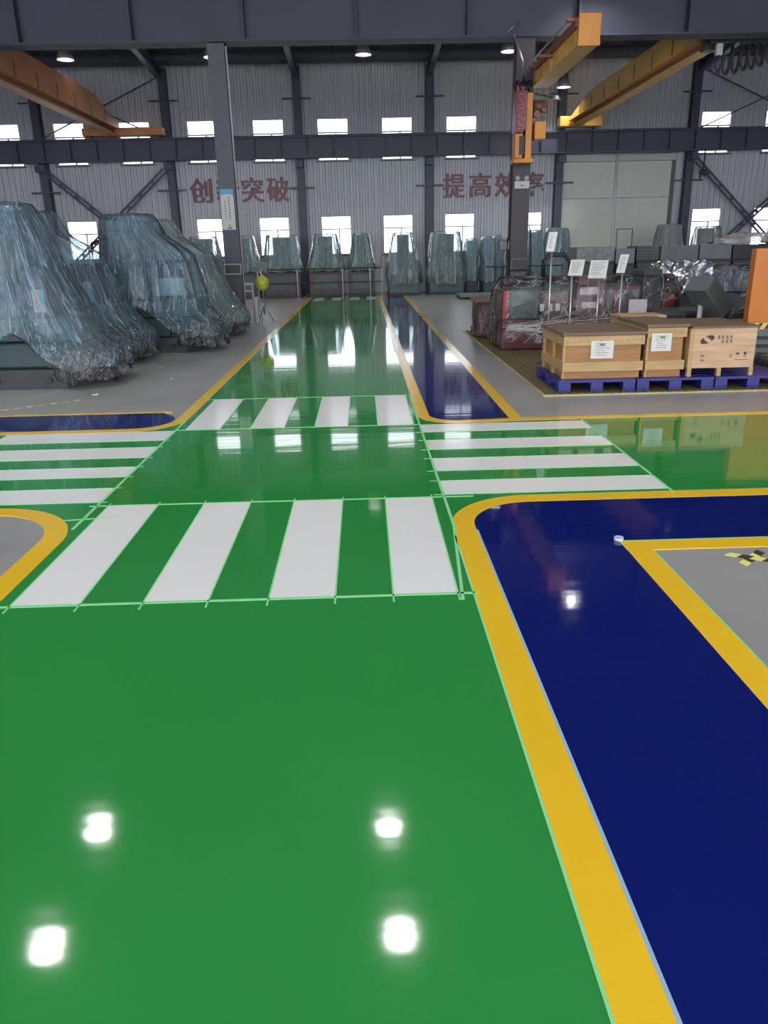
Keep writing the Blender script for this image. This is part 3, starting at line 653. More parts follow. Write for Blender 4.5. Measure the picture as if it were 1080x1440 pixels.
# ------------------------------------------------------------------ plastic film drapes
def film_shell(secs, nseg, nring, seed, fold=0.05, nfold=9, crink=0.012, cap=True, pw=5.0, hem=0.05, lift=0.0, lift_at=-1.75, lift_w=.5):
    """secs: (z, x0, x1, y0, y1) from the top down. The drape hangs in folds that grow downwards."""
    rr = random.Random(seed); b = MB(); b.uv = []
    ph = [rr.uniform(0, 6.28) for _ in range(6)]; ks = [nfold, nfold*2+1, nfold*3+2]
    off = Vector((seed*3.17, seed*1.9, seed*.77))
    n = len(secs); ring = []
    for i in range(nring+1):
        u = i/nring*(n-1); k = min(int(u), n-2); f_ = u-k; a, c = secs[k], secs[k+1]
        ring.append([a[q]+(c[q]-a[q])*f_ for q in range(5)])
    zt, zb = secs[0][0], secs[-1][0]
    base = len(b.v)
    def sec_at(u):
        u = max(0, min(1, u))*(n-1); k = min(int(u), n-2); f_ = u-k; return [secs[k][q]+(secs[k+1][q]-secs[k][q])*f_ for q in range(5)]
    for i in range(nring+1):
      for jx in range(nseg):
        t_ = 2*PI*jx/nseg
        dt = (t_-lift_at+PI) % (2*PI)-PI
        z, x0, x1, y0, y1 = sec_at(i/nring*(1-lift*math.exp(-(dt/lift_w)**2)))
        if True:
            g = (zt-z)/(zt-zb); cx, cy_, hx_, hy_ = (x0+x1)/2, (y0+y1)/2, (x1-x0)/2, (y1-y0)/2
            c_, s_ = math.cos(t_), math.sin(t_)
            k_ = 1/((abs(c_)**pw+abs(s_)**pw)**(1/pw))
            fo = sum((1-abs(math.sin(kk*t_/2+ph[q]+g*1.4*math.sin(ph[q+3]))))*w_ for q, (kk, w_) in enumerate(zip(ks, (.5, .3, .2))))
            dsp = (fo-.35)*fold*(.15+g*1.1)
            p_ = Vector((cx+hx_*c_*k_, cy_+hy_*s_*k_, z))
            nz = noise.fractal(Vector((p_.x*7, p_.y*7, p_.z*3.2))+off, 1.0, 2.0, 4)
            dsp += nz*crink*(0.4+g)
            nr = Vector((c_, s_, 0))
            p_ += nr*dsp
            p_.z += nz*crink*.7
            if i == nring: p_.z += hem*(noise.noise(Vector((c_*2.2, s_*2.2, seed*1.3)))+.4*math.sin(nfold*t_+ph[0]))
            b.v.append((p_.x, p_.y, max(p_.z, .012))); b.uv.append((jx/nseg, i/nring*(1-lift*math.exp(-(dt/lift_w)**2))))
    for i in range(nring):
        for jx in range(nseg):
            j2 = (jx+1) % nseg; b.f.append((base+i*nseg+j2, base+i*nseg+jx, base+(i+1)*nseg+jx, base+(i+1)*nseg+j2)); b.sm.append(True)
    if cap:
        z, x0, x1, y0, y1 = secs[0]; prev = base; steps = 5
        for s_ in range(1, steps):
            f_ = 1-s_/steps; st = len(b.v)
            for jx in range(nseg):
                vx, vy, vz = b.v[base+jx]; px_, py_ = (x0+x1)/2+(vx-(x0+x1)/2)*f_, (y0+y1)/2+(vy-(y0+y1)/2)*f_
                b.v.append((px_, py_, z+.02*(1-f_)+.02*noise.noise(Vector((px_*5, py_*5, seed))))); b.uv.append((jx/nseg, -.05*s_))
            for jx in range(nseg):
                j2 = (jx+1) % nseg; b.f.append((prev+jx, prev+j2, st+j2, st+jx)); b.sm.append(True)
            prev = st
        b.v.append(((x0+x1)/2, (y0+y1)/2, z+.02)); b.uv.append((.5, -.3)); e = len(b.v)-1
        for jx in range(nseg): b.f.append((prev+jx, prev+(jx+1) % nseg, e)); b.sm.append(True)
    return b

# ---- the four big wrapped machines on the left.  Local origin: front edge of base (y=0), right tip x=0, floor z=0
def big_machine(loc, seed, label, film, wtop=.62, back=1.95, topx=-.95, body=teal_m, sh=0.0, lift=.34):
    t = thing('wrapped_machine', label, 'machine', loc, 0, 'plastic wrapped machines left of the aisle')
    W = back; D = 1.3
    MB().prism([(-W, 0), (-.52, 0), (-.08, .55), (-.08, .85), (-.45, D), (-W, D)], 0.0, .26).build('base', cast_m, t, 'dark cast iron base')
    b = MB()
    for q in (-1.45, -.75): b.tube([(q, -.004, .12), (q, -.03, .12)], .045, 14)
    b.build('jack_socket', black_m, t)
    b = MB()
    for q in range(3): b.tube([(-.40+q*.1, .13+q*.125, .13), (-.37+q*.1, .10+q*.125, .13)], .03, 8)
    b.build('levelling_bolt', black_m, t)
    tr = topx; tl = topx-wtop
    MB().box(tl+.06, tr-.06, .42, .98, .26, 2.26, bev=.03).build('rear_pillar', body, t)
    MB().box(tl+.14, tr-.16, .36, .44, 1.35, 2.10, bev=.02).build('spindle_head', tealg_m, t)
    MB().box(tl+.2, tr-.2, .32, .37, 1.5, 1.95, bev=.01).build('head_cover', mgrey_m, t)
    MB().box(tr-.1, -.64+sh, .35, 1.0, .85, 1.58, bev=.03).build('control_cabinet', navy_m, t)
    cpn = MB().box(tr+.02, -.68+sh, .33, .355, .98, 1.28, bev=.004).build('control_panel', cream_m, t)
    b = MB()
    for q in range(4): b.box(tr+.05, tr+.09, .32, .335, 1.02+q*.065, 1.06+q*.065)
    b.build('warning_label', mat('orange_label', lin(205, 120, 60), .5), cpn)
    MB().box(-W+.08, -.36, .14, 1.16, .26, .60, bev=.03).build('bed', mat('bed_paint', lin(38, 62, 64), .45, var=.2, vscale=3), t)
    MB().box(tl-.05, -.32, .26, 1.06, .60, .92, bev=.03).build('work_table', tealg_m, t)
    MB().box(tr-.3, tr+.02, .16, .27, .62, .80, bev=.01).build('drawer', dgrey_m, t)
    MB().tube([(tl-.05, .5, .95), (tl-.3, .5, 1.25), (tl-.25, .55, 1.9), (tl+.1, .6, 2.0)], .03).build('hose', cable_m, t)
    secs = [(2.37, tl, tr, .34, 1.04), (2.30, tl-.04, tr+.05, .28, 1.08), (2.02, tl-.07, tr+.19, .22, 1.12), (1.69, tl-.10, -.56+sh, .17, 1.16), (1.50, tl-.13, -.49+sh, .14, 1.18),
            (1.02, tl-.22, -.31+sh*.5, .08, 1.24), (.72, tl-.34, -.17, .03, 1.3), (.50, -W-.05, .06, -.05, 1.34), (.36, -W-.1, .12, -.08, 1.36), (.24, -W-.12, .12, -.09, 1.36)]
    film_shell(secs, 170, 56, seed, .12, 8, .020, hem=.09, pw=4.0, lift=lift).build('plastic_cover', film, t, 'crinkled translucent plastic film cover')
    # loose crumpled film gathered round the foot
    rr = random.Random(seed*7)
    secs2 = [(.50, -.75, .02, -.02, 1.25), (.42, -.82, .07, -.08, 1.3), (.30, -.86, .10, -.14, 1.35), (.16, -.84, .08, -.13, 1.33), (.10, -.8, .10, -.1, 1.3)]
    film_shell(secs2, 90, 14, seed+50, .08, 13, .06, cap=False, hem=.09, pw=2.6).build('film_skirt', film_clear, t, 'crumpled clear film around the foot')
    return t
big_machine((-3.50, 10.35, 0), 1, 'blue film wrapped machine closest to the viewer, cut by the left picture edge', film_blue, .72, 2.1, -.96, sh=-.10)
big_machine((-3.69, 12.5, 0), 2, 'blue film wrapped machine second from the viewer, behind the nearest one', film_blue, .56, 2.2, -1.28)
big_machine((-2.70, 14.0, 0), 3, 'blue film wrapped machine third from the viewer, standing further towards the aisle', film_blue, .82, 2.1, -1.06, tealg_m, sh=.16, lift=.36)
big_machine((-2.70, 16.75, 0), 4, 'film wrapped machine farthest of the big four, beside the poster column', film_teal, .45, 2.0, -1.35)

# ---- back row of wrapped machines
def row_machine(x, y, seed, label, film, tw, bw, base_h=.92, film_z=.95, top=2.26, basem=brown_m, bodym=tealg_m, group='wrapped machines along the end wall', skew=0.0):
    t = thing('wrapped_machine', label, 'machine', (x, y, 0), 0, group)
    h = bw/2
    MB().box(-h*.92, h*.92, -.55, .65, .04, base_h, bev=.03).build('base_cabinet', basem, t)
    MB().box(-h*.98, h*.98, -.6, .7, 0, .10, bev=.01).build('base', cast_m, t)
    MB().box(-h*.6, h*.6, -.565, -.55, .3, base_h-.12).build('cabinet_door', mat('cabinet_door_grey', lin(74, 78, 80), .4, var=.2, vscale=6), t)
    MB().box(-tw*.30, tw*.30, -.1, .42, base_h, top-.08, bev=.02).build('pillar', bodym, t)
    MB().box(-tw*.27, tw*.27, -.3, -.1, base_h+.4, top-.2, bev=.02).build('spindle_head', teal_m, t)
    MB().box(-h*.7, h*.7, -.42, .5, base_h, base_h+.22, bev=.02).build('work_table', dgrey_m, t)
    q = tw/2
    fold_ = .10 if bw < .6 else min(.13, bw*.085)
    secs = [(top, -q+skew, q+skew, -.32, .48), (top-.06, -q-.03+skew, q+.03+skew, -.36, .5), (top-.5, -q-.10+skew, q+.10+skew, -.42, .55), (top-.95, -h*.9+skew*.4, h*.9+skew*.4, -.52, .62), (film_z, -h*1.03, h*1.03, -.66, .7)]
    if film_z < .7: secs.insert(4, (.92, -h*1.03, h*1.03, -.63, .7))
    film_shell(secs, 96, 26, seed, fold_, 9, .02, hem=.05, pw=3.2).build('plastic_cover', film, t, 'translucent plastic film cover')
    return t
row_machine(-6.0, 30.6, 21, 'film wrapped machine of the end row seen left of the poster column', film_teal, .95, 1.4)
row_machine(-4.5, 30.9, 22, 'film wrapped machine of the end row just right of the poster column', film_teal, .7, 1.2)
row_machine(-3.05, 30.6, 23, 'film wrapped machine of the end row before the brown grey base, above the green bag', film_teal, 1.1, 1.5)
row_machine(-1.4, 30.6, 24, 'film wrapped machine of the end row behind the rail, second left of aisle line', film_teal, .85, 1.4)
row_machine(-.05, 30.6, 25, 'narrow film wrapped machine of the end row facing the aisle middle', film_teal, .58, 1.05, basem=dgrey_m)
row_machine(1.55, 30.6, 26, 'film wrapped machine of the end row facing the blue walkway end', film_teal, .72, 1.28, .55, .45, basem=tealg_m)
row_machine(3.17, 30.6, 27, 'broad film wrapped machine of the end row with crumpled silver film low down', film_teal, 1.05, 1.42, .5, .4, basem=tealg_m)
row_machine(4.2, 31.0, 28, 'slim blue wrapped machine right after the broad one', film_sky, .38, .5, .5, .45, 2.0, dgrey_m, teal_m)
row_machine(4.75, 30.4, 29, 'slim blue wrapped machine second of the four slim ones', film_sky, .36, .44, .5, .45, 2.05, tealg_m, teal_m)
row_machine(5.25, 31.2, 30, 'slim blue wrapped machine third of the four slim ones', film_sky, .34, .42, .5, .45, 2.1, tealg_m, teal_m)
row_machine(5.75, 30.3, 31, 'slim blue wrapped machine left of the crane column foot', film_sky, .34, .42, .5, .45, 1.8, tealg_m, teal_m)
row_machine(6.65, 31, 32, 'blue wrapped machine just right of the crane column', film_sky, .42, .5, .5, .4, 2.25, tealg_m, teal_m)
row_machine(7.2, 30.2, 33, 'tall blue wrapped machine left of the sliding door', film_sky, .42, .5, .5, .4, 2.3, tealg_m, teal_m)
row_machine(7.75, 31.2, 34, 'blue wrapped machine at the sliding door edge', film_sky, .42, .5, .5, .4, 2.3, tealg_m, teal_m)
row_machine(11.3, 29.5, 35, 'pale wrapped machine before the right part of sliding door', film_white, .7, 1.1, .9, .8, 2.32, dgrey_m, mgrey_m)
row_machine(12.75, 29.5, 36, 'pale wrapped machine with dark panel before the right windows', film_white, .75, 1.1, .9, .8, 2.24, dgrey_m, dgrey_m)

# guard rail before the end row
g = thing('guard_rail', 'thin dark guard rail before the wrapped machines of the end row', 'railing', (0, 29.55, 0))
for x in (-3.9, -2.44, -.76, .26, .7): MB().tube([(x, 0, 0), (x, 0, 1.05)], .022).box(x-.07, x+.07, -.07, .07, 0, .012).build('post', lgrey_m, g)
MB().tube([(-3.9, 0, 1.04), (.7, 0, 1.04)], .024).build('top_rail', dgrey_m, g); MB().tube([(-3.9, 0, .55), (.7, 0, .55)], .018).build('middle_rail', dgrey_m, g)
g = thing('guard_rail', 'thin dark guard rail before the slim blue wrapped machines', 'railing', (0, 28.6, 0))
for x in (4.4, 5.6, 7.2): MB().tube([(x, 0, 0), (x, 0, 1.02)], .022).box(x-.07, x+.07, -.07, .07, 0, .012).build('post', mgrey_m, g)
MB().tube([(4.4, 0, 1.0), (7.2, 0, 1.0)], .024).build('top_rail', dgrey_m, g)
lpf = thing('low_platform', 'low green grey platform with dark edge on the far concrete', 'platform', (4.3, 27.6, 0))
MB().box(-1.0, 2.2, -.7, .7, .06, .14).build('platform_top', mat('platform_green', lin(120, 132, 118), .4, var=.1), lpf)
for x in (-.9, .6, 2.1): MB().box(x-.06, x+.06, -.68, .68, 0, .06).build('runner', black_m, lpf)

# ---- step frame, tripod and bag beside the left column
s1 = thing('step_frame', 'narrow white step frame standing right of the left column', 'step frame', (-2.87, 19.85, 0))
b = MB()
for x in (-.15, .1): b.bar((x, .12, 0), (x, -.02, .95), .05, .05)
b.build('upright', lgrey_m, s1); MB().box(-.19, .15, -.1, .06, .9, .96, bev=.01).build('top_step', lgrey_m, s1)
b = MB()
for z in (.22, .5, .74): b.box(-.14, .09, .0, .1, z, z+.04)
b.build('rung', lgrey_m, s1); MB().box(.13, .22, -.08, .1, 0, .62, bev=.01).build('side_panel', lgrey_m, s1)
s2 = thing('tripod_stand', 'grey tripod stand with small plate beside the step frame', 'stand', (-2.52, 19.9, 0))
MB().tube([(0, 0, .2), (0, 0, 1.3)], .018).build('pole', chrome_m, s2); MB().box(-.13, .13, -.02, 0, 1.22, 1.46).build('plate', mgrey_m, s2)
for k in range(3):
    a = k*2*PI/3+.3; MB().tube([(0, 0, .48), (math.cos(a)*.22, math.sin(a)*.22, .012)], .014).build('leg', chrome_m, s2)
b = MB(); b.lathe([(.0, 0), (.07, .01), (.14, .08), (.165, .17), (.15, .26), (.08, .33), (.025, .36)], 20)
for i, v in enumerate(b.v):
    a = math.atan2(v[1], v[0]); k = 1+.09*math.sin(6*a+v[2]*5); b.v[i] = (v[0]*k, v[1]*k, v[2])
bagm = mat('yellow_green_bag', lin(190, 196, 60), .4, var=.25, vscale=9)
bag = thing('round_bag', 'round yellow green bag hanging on the tripod stand', 'bag', (-2.49, 19.6, .78)); b.build('bag_body', bagm, bag); MB().tube([(0, 0, .34), (-.04, .10, .44), (-.03, .28, .5)], .02).build('bag_strap', paper_m, bag)

# ------------------------------------------------------------------ right side: crates on pallets
pm = thing('ribbed_floor_mat', 'olive brown ribbed mat under the pallets and red machine', 'mat', (2.13, 8.95, 0))
b = MB().box(0, 5.9, 0, 7.6, 0, .012)
for k in range(59): b.box(.03+k*.1, .07+k*.1, .03, 7.57, .012, .020)
b.build('mat_sheet', mat_m, pm); MB().box(-.03, 0, -.03, 7.63, 0, .016).box(0, 5.9, -.03, 0, 0, .016).build('mat_edging', mat('mat_edge_pale', lin(176, 168, 118), .5, var=.2), pm)
def pallet(x, label):
    t = thing('pallet', label, 'pallet', (x, 9.06, .02), 0, 'blue plastic pallets under the crates')
    w_ = .93
    b = MB()
    for k in range(7): b.box(0, w_, k*.18, k*.18+.14, .11, .14)
    b.build('deck', pallet_m, t)
    for i in range(3):
        x0 = (0, w_/2-.075, w_-.15)[i]
        MB().box(x0, x0+.15, 0, 1.22, .0, .02).build('skid', pallet_m, t)
        for k in range(3): MB().box(x0, x0+.15, k*.53, k*.53+.16, .02, .11, bev=.006).build('block', pallet_m, t)
    return t
pallet(2.31, 'blue plastic pallet under the longest wooden crate'); pallet(3.26, 'blue plastic pallet under the middle crate'); pallet(4.21, 'blue plastic pallet under the pale printed crate')
def crate(x0, x1, y0, y1, z0, z1, label, name='wooden_crate', m=ply_m):
    t = thing(name, label, 'crate', (x0, y0, z0), 0, 'wooden crates on blue pallets'); w_, d_, h_ = x1-x0, y1-y0, z1-z0
    MB().box(.03, w_-.03, .03, d_-.03, 0, h_-.02).build('body', m, t)
    MB().box(-.02, w_+.02, -.02, d_+.02, h_-.02, h_+.012).build('lid', lid_m, t)
    b = MB()
    for z in (h_-.14, .09): b.box(0, w_, 0, .03, z, z+.11); b.box(0, .03, .03, d_, z, z+.11); b.box(w_-.03, w_, .03, d_, z, z+.11)
    for y in (0.03, d_/2-.05, d_-.10):
        b.box(0.005, .03, y, y+.08, 0, .09); b.box(0.005, .03, y, y+.08, .2, h_-.14); b.box(0.005, .03, y, y+.08, h_-.03, h_-.02)
    b.build('batten', batten_m, t)
    b = MB()
    for q in range(12):
        b.tube([(.04+(w_-.08)*q/11, -.002, h_-.085), (.04+(w_-.08)*q/11, .001, h_-.085)], .006, 6)
    b.build('nail', cast_m, t)
    return t
c1 = crate(2.36, 3.33, 9.12, 10.25, .163, .70, 'long brown wooden crate leftmost on the pallets with white label')
c2 = crate(3.36, 3.83, 9.12, 10.2, .163, .775, 'narrow brown wooden crate in the middle, taller with white label')
def label_sheet(t, x0, x1, z0, z1, seed):
    pl_ = MB().box(x0, x1, -.001, .0295, z0, z1).build('paper_label', paper_m, t, 'white paper label')
    rr = random.Random(seed); b = MB(); n = 6
    for k in range(n):
        z = z1-.03-(z1-z0-.05)*k/n; a = x0+.04+rr.uniform(0, .03); e = x1-.04-rr.uniform(0, .08)
        b.box(a, e, -.0025, -.001, z-.006, z)
    b.box(x0+.1, x0+.16, -.0025, -.001, z1-.06, z1-.035)
    b.build('label_print', mat('label_grey_print', lin(120, 125, 120), .6), pl_)
label_sheet(c1, .33, .60, .24, .45, 3); label_sheet(c2, .05, .29, .31, .52, 4)
cl = tag(MB().box(3.40, 4.02, 10.3, 10.75, .755, .79).box(3.45, 3.95, 10.3, 10.32, .72, .755).box(3.42, 3.52, 10.32, 10.75, .02, .755).box(3.9, 4.0, 10.32, 10.75, .02, .755).build('board_trestle', batten_m), 'pale wooden board trestle behind the two brown crates', 'trestle')
c3 = thing('printed_crate', 'pale plywood crate with dark logo and handling marks, rightmost on the pallets', 'crate', (3.88, 9.1, .163), 0, 'wooden crates on blue pallets')
cbody = MB().box(0.03, .78, 0, 1.05, .10, .565).build('body', pale_ply_m, c3); MB().box(-.0, .80, -.01, 1.07, .565, .59).build('lid', lid_m, c3)
for q in (-.01, .35, .74):
    MB().box(q, q+.05, .005, .06, 0, .10).build('foot', batten_m, c3); MB().box(q, q+.05, .98, 1.04, 0, .10).build('foot', batten_m, c3)
MB().box(-.02, .03, -.005, 1.05, .10, .565).build('corner_post', batten_m, c3)
def flat_poly(b, pts, y=-.002):
    b.quad([(p_[0], y, p_[1]) for p_ in pts])
b = MB()     # logo: two dark crescent strokes of a tilted oval
def logo_pt(a, r_, cx=.19, cz=.435): 
    x, z = math.cos(a)*.088*r_, math.sin(a)*.042*r_; c_, s_ = math.cos(.38), math.sin(.38); return (cx+x*c_-z*s_, cz+x*s_+z*c_)
for (a0, a1) in ((1.9, 4.9), (-1.15, 1.75)):
    n = 16; o_ = [logo_pt(a0+(a1-a0)*k/n, 1) for k in range(n+1)]; i_ = [logo_pt(a0+(a1-a0)*k/n, 1-.75*math.sin(PI*k/n)**.8, .19, .435) for k in range(n+1)]
    for k in range(n): flat_poly(b, [o_[k], i_[k], i_[k+1], o_[k+1]][::-1])
b.build('logo', red_ink_m, cbody, 'dark oval logo')
b = MB(); rr = random.Random(8)
for r_, z0 in enumerate((.445, .395)):
    for k in range(4):
        x0 = .31+k*.05
        if r_ == 1 and k < 1: continue
        for q in range(3): flat_poly(b, [(x0, z0+q*.013), (x0+rr.uniform(.02, .036), z0+q*.013), (x0+.034, z0+q*.013+.006), (x0, z0+q*.013+.006)])
        xx = x0+rr.uniform(.008, .022); flat_poly(b, [(xx, z0-.002), (xx+.006, z0-.002), (xx+.006, z0+.036), (xx, z0+.036)])
for k, (x0, z0) in enumerate(((.13, .235), (.13, .18))):
    for q in range(3): flat_poly(b, [(x0, z0+q*.01), (x0+.05-.01*q, z0+q*.01), (x0+.05-.01*q, z0+q*.01+.005), (x0, z0+q*.01+.005)])
def disc(cx, cz, rx, rz, a0=0, a1=2*PI): flat_poly(b, [(cx+rx*math.cos(a0+(a1-a0)*k/14), cz+rz*math.sin(a0+(a1-a0)*k/14)) for k in range(15 if a1-a0 < 6 else 14)])
disc(.575, .255, .025, .022, 0, PI); flat_poly(b, [(.573, .225), (.577, .225), (.577, .255), (.573, .255)])
disc(.665, .265, .018, .02); flat_poly(b, [(.662, .23), (.668, .23), (.668, .25), (.662, .25)]); flat_poly(b, [(.645, .225), (.685, .225), (.685, .231), (.645, .231)])
for q in range(4): flat_poly(b, [(.48, .22+q*.012), (.51, .22+q*.012), (.51, .225+q*.012), (.48, .225+q*.012)])
flat_poly(b, [(.54, .19), (.70, .19), (.70, .196), (.54, .196)])
b.build('printed_marks', ink_m, cbody)
# ---- bundle right of crates and the orange machine
om = thing('orange_machine', 'orange machine panel with hazard stripe edge at the right picture edge', 'machine', (5.22, 10.5, .02))
MB().box(0, 1.7, 0, .14, .62, 1.58, bev=.01).build('front_panel', orange_m, om); MB().box(.75, 1.7, .14, 1.4, .62, 1.5, bev=.01).build('cabinet', dgrey_m, om)
b = MB().box(-.01, 1.7, -.012, 0, .53, .62); b.build('hazard_band', hazy_m, om)
for k in range(14):
    x0 = -.005+k*.12; b = MB(); b.prism([(x0, .535), (x0+.05, .535), (x0+.1, .615), (x0+.05, .615)], 0, .004); b.v = [(v[0], -.012-v[2], v[1]) for v in b.v]; b.build('hazard_stripe', black_m, om)
MB().box(.04, 1.66, .03, .6, 0, .62, bev=.01).build('base', mgrey_m, om)
MB().box(-.04, 1.66, -.02, .03, .40, .435).box(-.05, 1.66, -.02, .03, .29, .325).build('base_bar', black_m, om)
bu = thing('wrapped_bundle', 'grey film wrapped bundle below the orange machine beside the pale crate', 'bundle', (5.24, 9.5, .02))
MB().box(.02, .8, .05, .75, 0, .2, bev=.03).build('bundle_core', dgrey_m, bu)
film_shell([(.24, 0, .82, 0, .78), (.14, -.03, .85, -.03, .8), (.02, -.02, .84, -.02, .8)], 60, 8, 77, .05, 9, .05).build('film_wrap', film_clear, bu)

# ---- red machine wrapped in clear film
rm = thing('red_machine', 'dark red long machine bed wrapped in clear stretch film behind the crates', 'machine', (2.32, 13.0, .02))
MB().box(.0, 3.0, .1, 1.2, 0, .5, bev=.03).build('bed', maroon_m, rm)
MB().box(.0, .12, .08, 1.1, .5, .98, bev=.02).build('red_end_plate', mat('bright_red_paint', lin(140, 36, 50), .4), rm)
MB().box(.14, .62, .15, .9, .5, 1.0, bev=.03).build('headstock', mat('green_headstock', lin(52, 78, 66), .4, var=.15), rm)
MB().box(.7, 1.15, .25, .9, .5, .92, bev=.02).build('gear_case', mat('brown_case', lin(92, 66, 56), .4, var=.2), rm)
MB().box(1.25, 1.75, .14, .9, .5, 1.15, bev=.02).build('switch_cabinet', maroon_m, rm); MB().box(1.35, 1.6, .13, .14, .66, .76).box(1.3, 1.62, .13, .14, .88, 1.0).build('white_plate', paper_m, rm)
for q in (.66, .8, .93): MB().box(q, q+.07, .22, .25, .62, .74).build('gauge_plate', paper_m, rm)
MB().box(1.9, 2.35, .2, 1.0, .5, 1.02, bev=.03).build('carriage', maroon_m, rm); MB().box(2.4, 2.72, .25, .9, .5, 1.26, bev=.03).build('tool_post', dgrey_m, rm); MB().box(2.75, 2.96, .2, 1.0, .5, .86, bev=.03).build('tailstock', red_m, rm); MB().box(2.0, 2.3, .19, .2, .62, .95).build('carriage_cover', dgrey_m, rm)
MB().tube([(.75, .5, 1.0), (.75, .5, 1.42), (.85, .5, 1.52), (1.1, .5, 1.52), (1.2, .5, 1.4), (1.2, .5, 1.1)], .035).build('handle_bar', black_m, rm)
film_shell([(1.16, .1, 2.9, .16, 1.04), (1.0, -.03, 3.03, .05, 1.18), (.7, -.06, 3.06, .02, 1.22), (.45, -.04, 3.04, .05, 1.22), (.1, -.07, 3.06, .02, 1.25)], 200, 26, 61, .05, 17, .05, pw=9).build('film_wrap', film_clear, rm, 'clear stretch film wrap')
b = MB(); rr = random.Random(3)
for k in range(22):
    z0, z1 = rr.uniform(.12, .6), rr.uniform(.12, .6); b.tube([(rr.uniform(-.02, .15), -.03, .38+.25*(z0-.36)), (rr.uniform(1.0, 2.6), -.035, z1)], .0025, 5)
b.build('stretched_film_strand', mat('film_strand', lin(205, 200, 200), .2), rm)
sr = thing('red_carton', 'small dark red film wrapped block left of the red machine', 'carton', (2.2, 15.1, .02))
MB().box(0, .5, 0, .8, 0, .62, bev=.02).build('block', maroon_m, sr)
film_shell([(.66, -.02, .52, -.02, .82), (.4, -.03, .53, -.03, .83), (.08, -.04, .54, -.04, .84)], 64, 14, 62, .03, 7, .04).build('film_wrap', film_clear, sr)
MB().box(-.06, .56, -.06, .86, .665, .70).build('top_board', mat('dull_red_board', lin(120, 84, 78), .5), sr)

# ---- information boards on poles
def board(x, y, zc, w_, h_, tilt, yaw, label, pole_dx=0.0, m=paper_m):
    t = thing('information_board', label, 'sign', (x, y, .02), yaw, 'tilted information boards behind the crates')
    Mx = Matrix.Translation((0, 0, zc)) @ Matrix.Rotation(tilt, 4, 'X')
    MB().box(-w_/2, w_/2, -.008, .008, -h_/2, h_/2, Mx).build('board_face', m, t); bf_ = t.children[-1] if t.children else t
    b = MB(); rr = random.Random(int(x*100))
    for k in range(7):
        z = h_/2-.05-k*(h_-.08)/7; b.box(-w_/2+.03, w_/2-.03-rr.uniform(0, w_*.3), -.0095, -.008, z-.008, z, Mx)
    b.build('board_print', mgrey_m, bf_)
    MB().tube([(pole_dx, .02, .0), (pole_dx, .02, zc)], .014).build('pole', chrome_m, t)
    MB().box(pole_dx-.12, pole_dx+.12, -.1, .14, 0, .012).build('foot_plate', cast_m, t)
board(2.72, 11.5, 1.72, .12, .30, -.5, -.5, 'narrow tilted information board, first from the left behind the crates')
board(3.1, 11.5, 1.36, .20, .30, -.8, -.4, 'tilted information board, second from the left behind the crates', -.06)
board(3.42, 11.5, 1.33, .25, .34, -.8, -.4, 'widest tilted information board, above the long crate right end', .02)
board(3.77, 11.5, 1.40, .12, .30, -.6, -.6, 'slim tilted information board above the narrow crate')
lb_ = thing('notice_sheet', 'small pinkish grey notice on a low post behind the narrow crate', 'sign', (3.92, 11.15, .02))
MB().box(-.13, .13, -.008, .008, .72, .92).build('sheet', mat('pink_grey_sheet', lin(160, 150, 152), .6), lb_); MB().tube([(0, .015, 0), (0, .015, .75)], .012).build('pole', chrome_m, lb_); MB().box(-.1, .1, -.08, .1, 0, .012).build('foot_plate', cast_m, lb_)

# ---- tilted grey pendant box on its post, dark cabinet below
tb = thing('control_pendant', 'tilted long grey control box on a post behind the pale crate', 'control box', (5.15, 11.7, .02))
P0 = Vector((5.15, 11.5, 1.22)); vL = Vector((.41, .215, -.42)); vA = Vector((-.16, -.084, -.2)); vB = Vector((-.22, .42, 0))
vL_, vA_ = vL.normalized(), (vA-vL*(vA.dot(vL)/vL.length_squared)).normalized(); vB_ = vL_.cross(vA_)
if vB_.dot(vB) < 0: vB_ = -vB_
P0 = P0-Vector((5.15, 11.7, .02)); Mx = Matrix(((vL_.x, vA_.x, vB_.x, P0.x), (vL_.y, vA_.y, vB_.y, P0.y), (vL_.z, vA_.z, vB_.z, P0.z), (0, 0, 0, 1)))
shell = MB().box(0, vL.length, 0, vA.length, 0, .40, Mx, bev=.01).build('box_shell', mgrey_m, tb)
MB().box(.05, vL.length-.05, .04, vA.length-.04, -.004, 0.002, Mx).build('box_face', mat('green_grey_face', lin(92, 100, 94), .4), shell)
MB().tube([(-.04, .10, .0), (-.04, .10, .92)], .04).build('post', lgrey_m, tb); MB().box(-.2, .1, -.05, .25, 0, .015).build('foot_plate', cast_m, tb)
dc = thing('dark_cabinet', 'low black grey cabinet under the tilted control box', 'cabinet', (4.60, 12.15, .02))
MB().box(0, .85, 0, .8, 0, .66, bev=.02).build('body', dgrey_m, dc); MB().box(.04, .40, -.012, 0, .06, .60).build('door', black_m, dc); MB().box(.44, .81, -.012, 0, .06, .60).build('door', black_m, dc)
MB().box(.36, .375, -.03, -.012, .3, .4).build('handle', lgrey_m, dc)
sl = thing('silver_sheet_stack', 'low stack of crumpled silver film beside the orange machine', 'film', (5.32, 12.3, .02))
MB().box(.3, .9, .0, .6, 0, .6, bev=.02).build('stack_core', dgrey_m, sl)
film_shell([(.66, .24, .96, -.05, .66), (.5, .2, 1.0, -.08, .7), (.2, .22, .98, -.06, .68)], 70, 10, 91, .06, 8, .08).build('film_wrap', film_clear, sl)
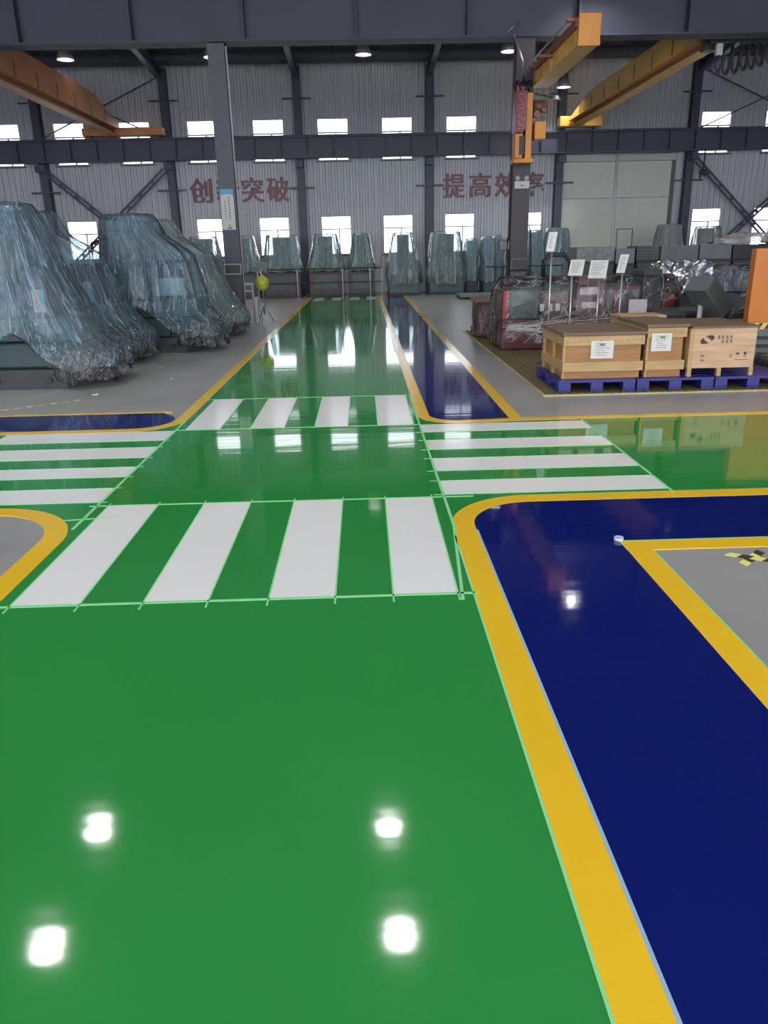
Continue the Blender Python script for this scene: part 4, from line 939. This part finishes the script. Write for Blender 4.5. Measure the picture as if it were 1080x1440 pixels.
# ---- dark cabinets row
def tall_cab(x0, x1, z1, label, upm, mesh=False):
    t = thing('tool_cabinet', label, 'cabinet', (x0, 17.0, 0), 0, 'dark cabinets behind the red machine'); w_ = x1-x0-.02
    MB().box(0, w_, 0, .7, 0, z1-.3, bev=.01).build('body', black_m, t)
    MB().box(.0, w_, .05, .7, z1-.3, z1, bev=.01).build('upper_box', upm, t)
    if mesh:
        b = MB()
        for k in range(9): b.box(.02+(w_-.04)*k/9, .03+(w_-.04)*k/9, .035, .05, z1-.34, z1)
        for k in range(6): b.box(0, w_, .035, .05, z1-.32+k*.06, z1-.31+k*.06)
        b.build('mesh_front', mgrey_m, t)
    MB().box(.05, w_-.05, -.012, 0, .8, z1-.36).build('door', dgrey_m, t); dr_ = [c for c in t.children if c.name.startswith('door')][0]
    MB().box(w_*.45, w_*.55, -.03, -.012, 1.0, 1.04).build('handle', lgrey_m, dr_)
tall_cab(4.58, 5.42, 1.64, 'dark cabinet with speckled grey upper box, first from the left', mat('speckled_dark_grey', lin(112, 112, 112), .4, var=.35, vscale=14))
tall_cab(5.43, 5.86, 1.59, 'narrow dark cabinet with pale upper box behind the boards', mgrey_m)
tall_cab(5.87, 6.39, 1.64, 'black cabinet with wire mesh front in the row', black_m, True)
tall_cab(6.40, 7.23, 1.63, 'dark cabinet with grey upper box above the silver foil', mat('slate_box', lin(86, 92, 96), .4, var=.15))
tall_cab(7.24, 7.95, 1.64, 'dark cabinet with slate upper box right of the foil', mat('slate_box_light', lin(98, 102, 106), .4, var=.15))
tall_cab(7.96, 8.75, 1.62, 'black cabinet last in the row before the orange machine', black_m)
ws = thing('plastic_sheet', 'whitish plastic sheet thrown over the last dark cabinet', 'film', (8.6, 16.9, 1.645))
film_shell([(.20, -.5, 1.9, .05, .75), (.12, -.85, 2.0, .02, .8), (.03, -1.0, 2.1, -.02, .85)], 90, 10, 92, .05, 9, .08, hem=.02).build('sheet', film_material('whitish_film', (.9, .9, .92), .45, (.85, .85, .87), .5), ws)
MB().box(.2, 1.9, .1, .7, 0, .14, bev=.02).build('covered_box', mgrey_m, ws)
MB().box(.2, 2.2, .1, .8, -1.64, -.01, bev=.02).build('covered_body', black_m, ws)
# ---- foil wrapped machine
fo = thing('foil_wrapped_machine', 'dark machine with silver foil heaped on top, behind the tilted control box', 'machine', (5.35, 14.3, 0.02))
MB().box(0, 1.9, .1, 1.1, 0, .78, bev=.03).build('body', cast_m, fo); MB().box(1.1, 1.9, .15, 1.0, .78, 1.18, bev=.03).build('upper_body', navy_m, fo)
MB().box(.1, .9, .09, .1, .2, .6).build('front_panel', mat('dark_olive_panel', lin(64, 62, 52), .4, var=.3, vscale=9), fo)
film_shell([(1.34, .25, 1.1, .3, .8), (1.25, .15, 1.22, .2, .9), (1.0, .12, 1.25, .12, 1.0), (.80, .05, 1.3, .05, 1.1)], 90, 18, 93, .10, 7, .11, hem=.05).build('foil_heap', foil_m, fo, 'crumpled silver foil')
film_shell([(1.25, 1.05, 1.95, .1, 1.05), (1.0, 1.02, 1.98, .06, 1.1), (.7, 1.0, 2.0, .04, 1.12)], 70, 12, 94, .05, 7, .07).build('film_wrap', film_clear, fo)
MB().box(-.25, .15, .0, .9, .0, .82, bev=.03).build('side_case', maroon_m, fo)
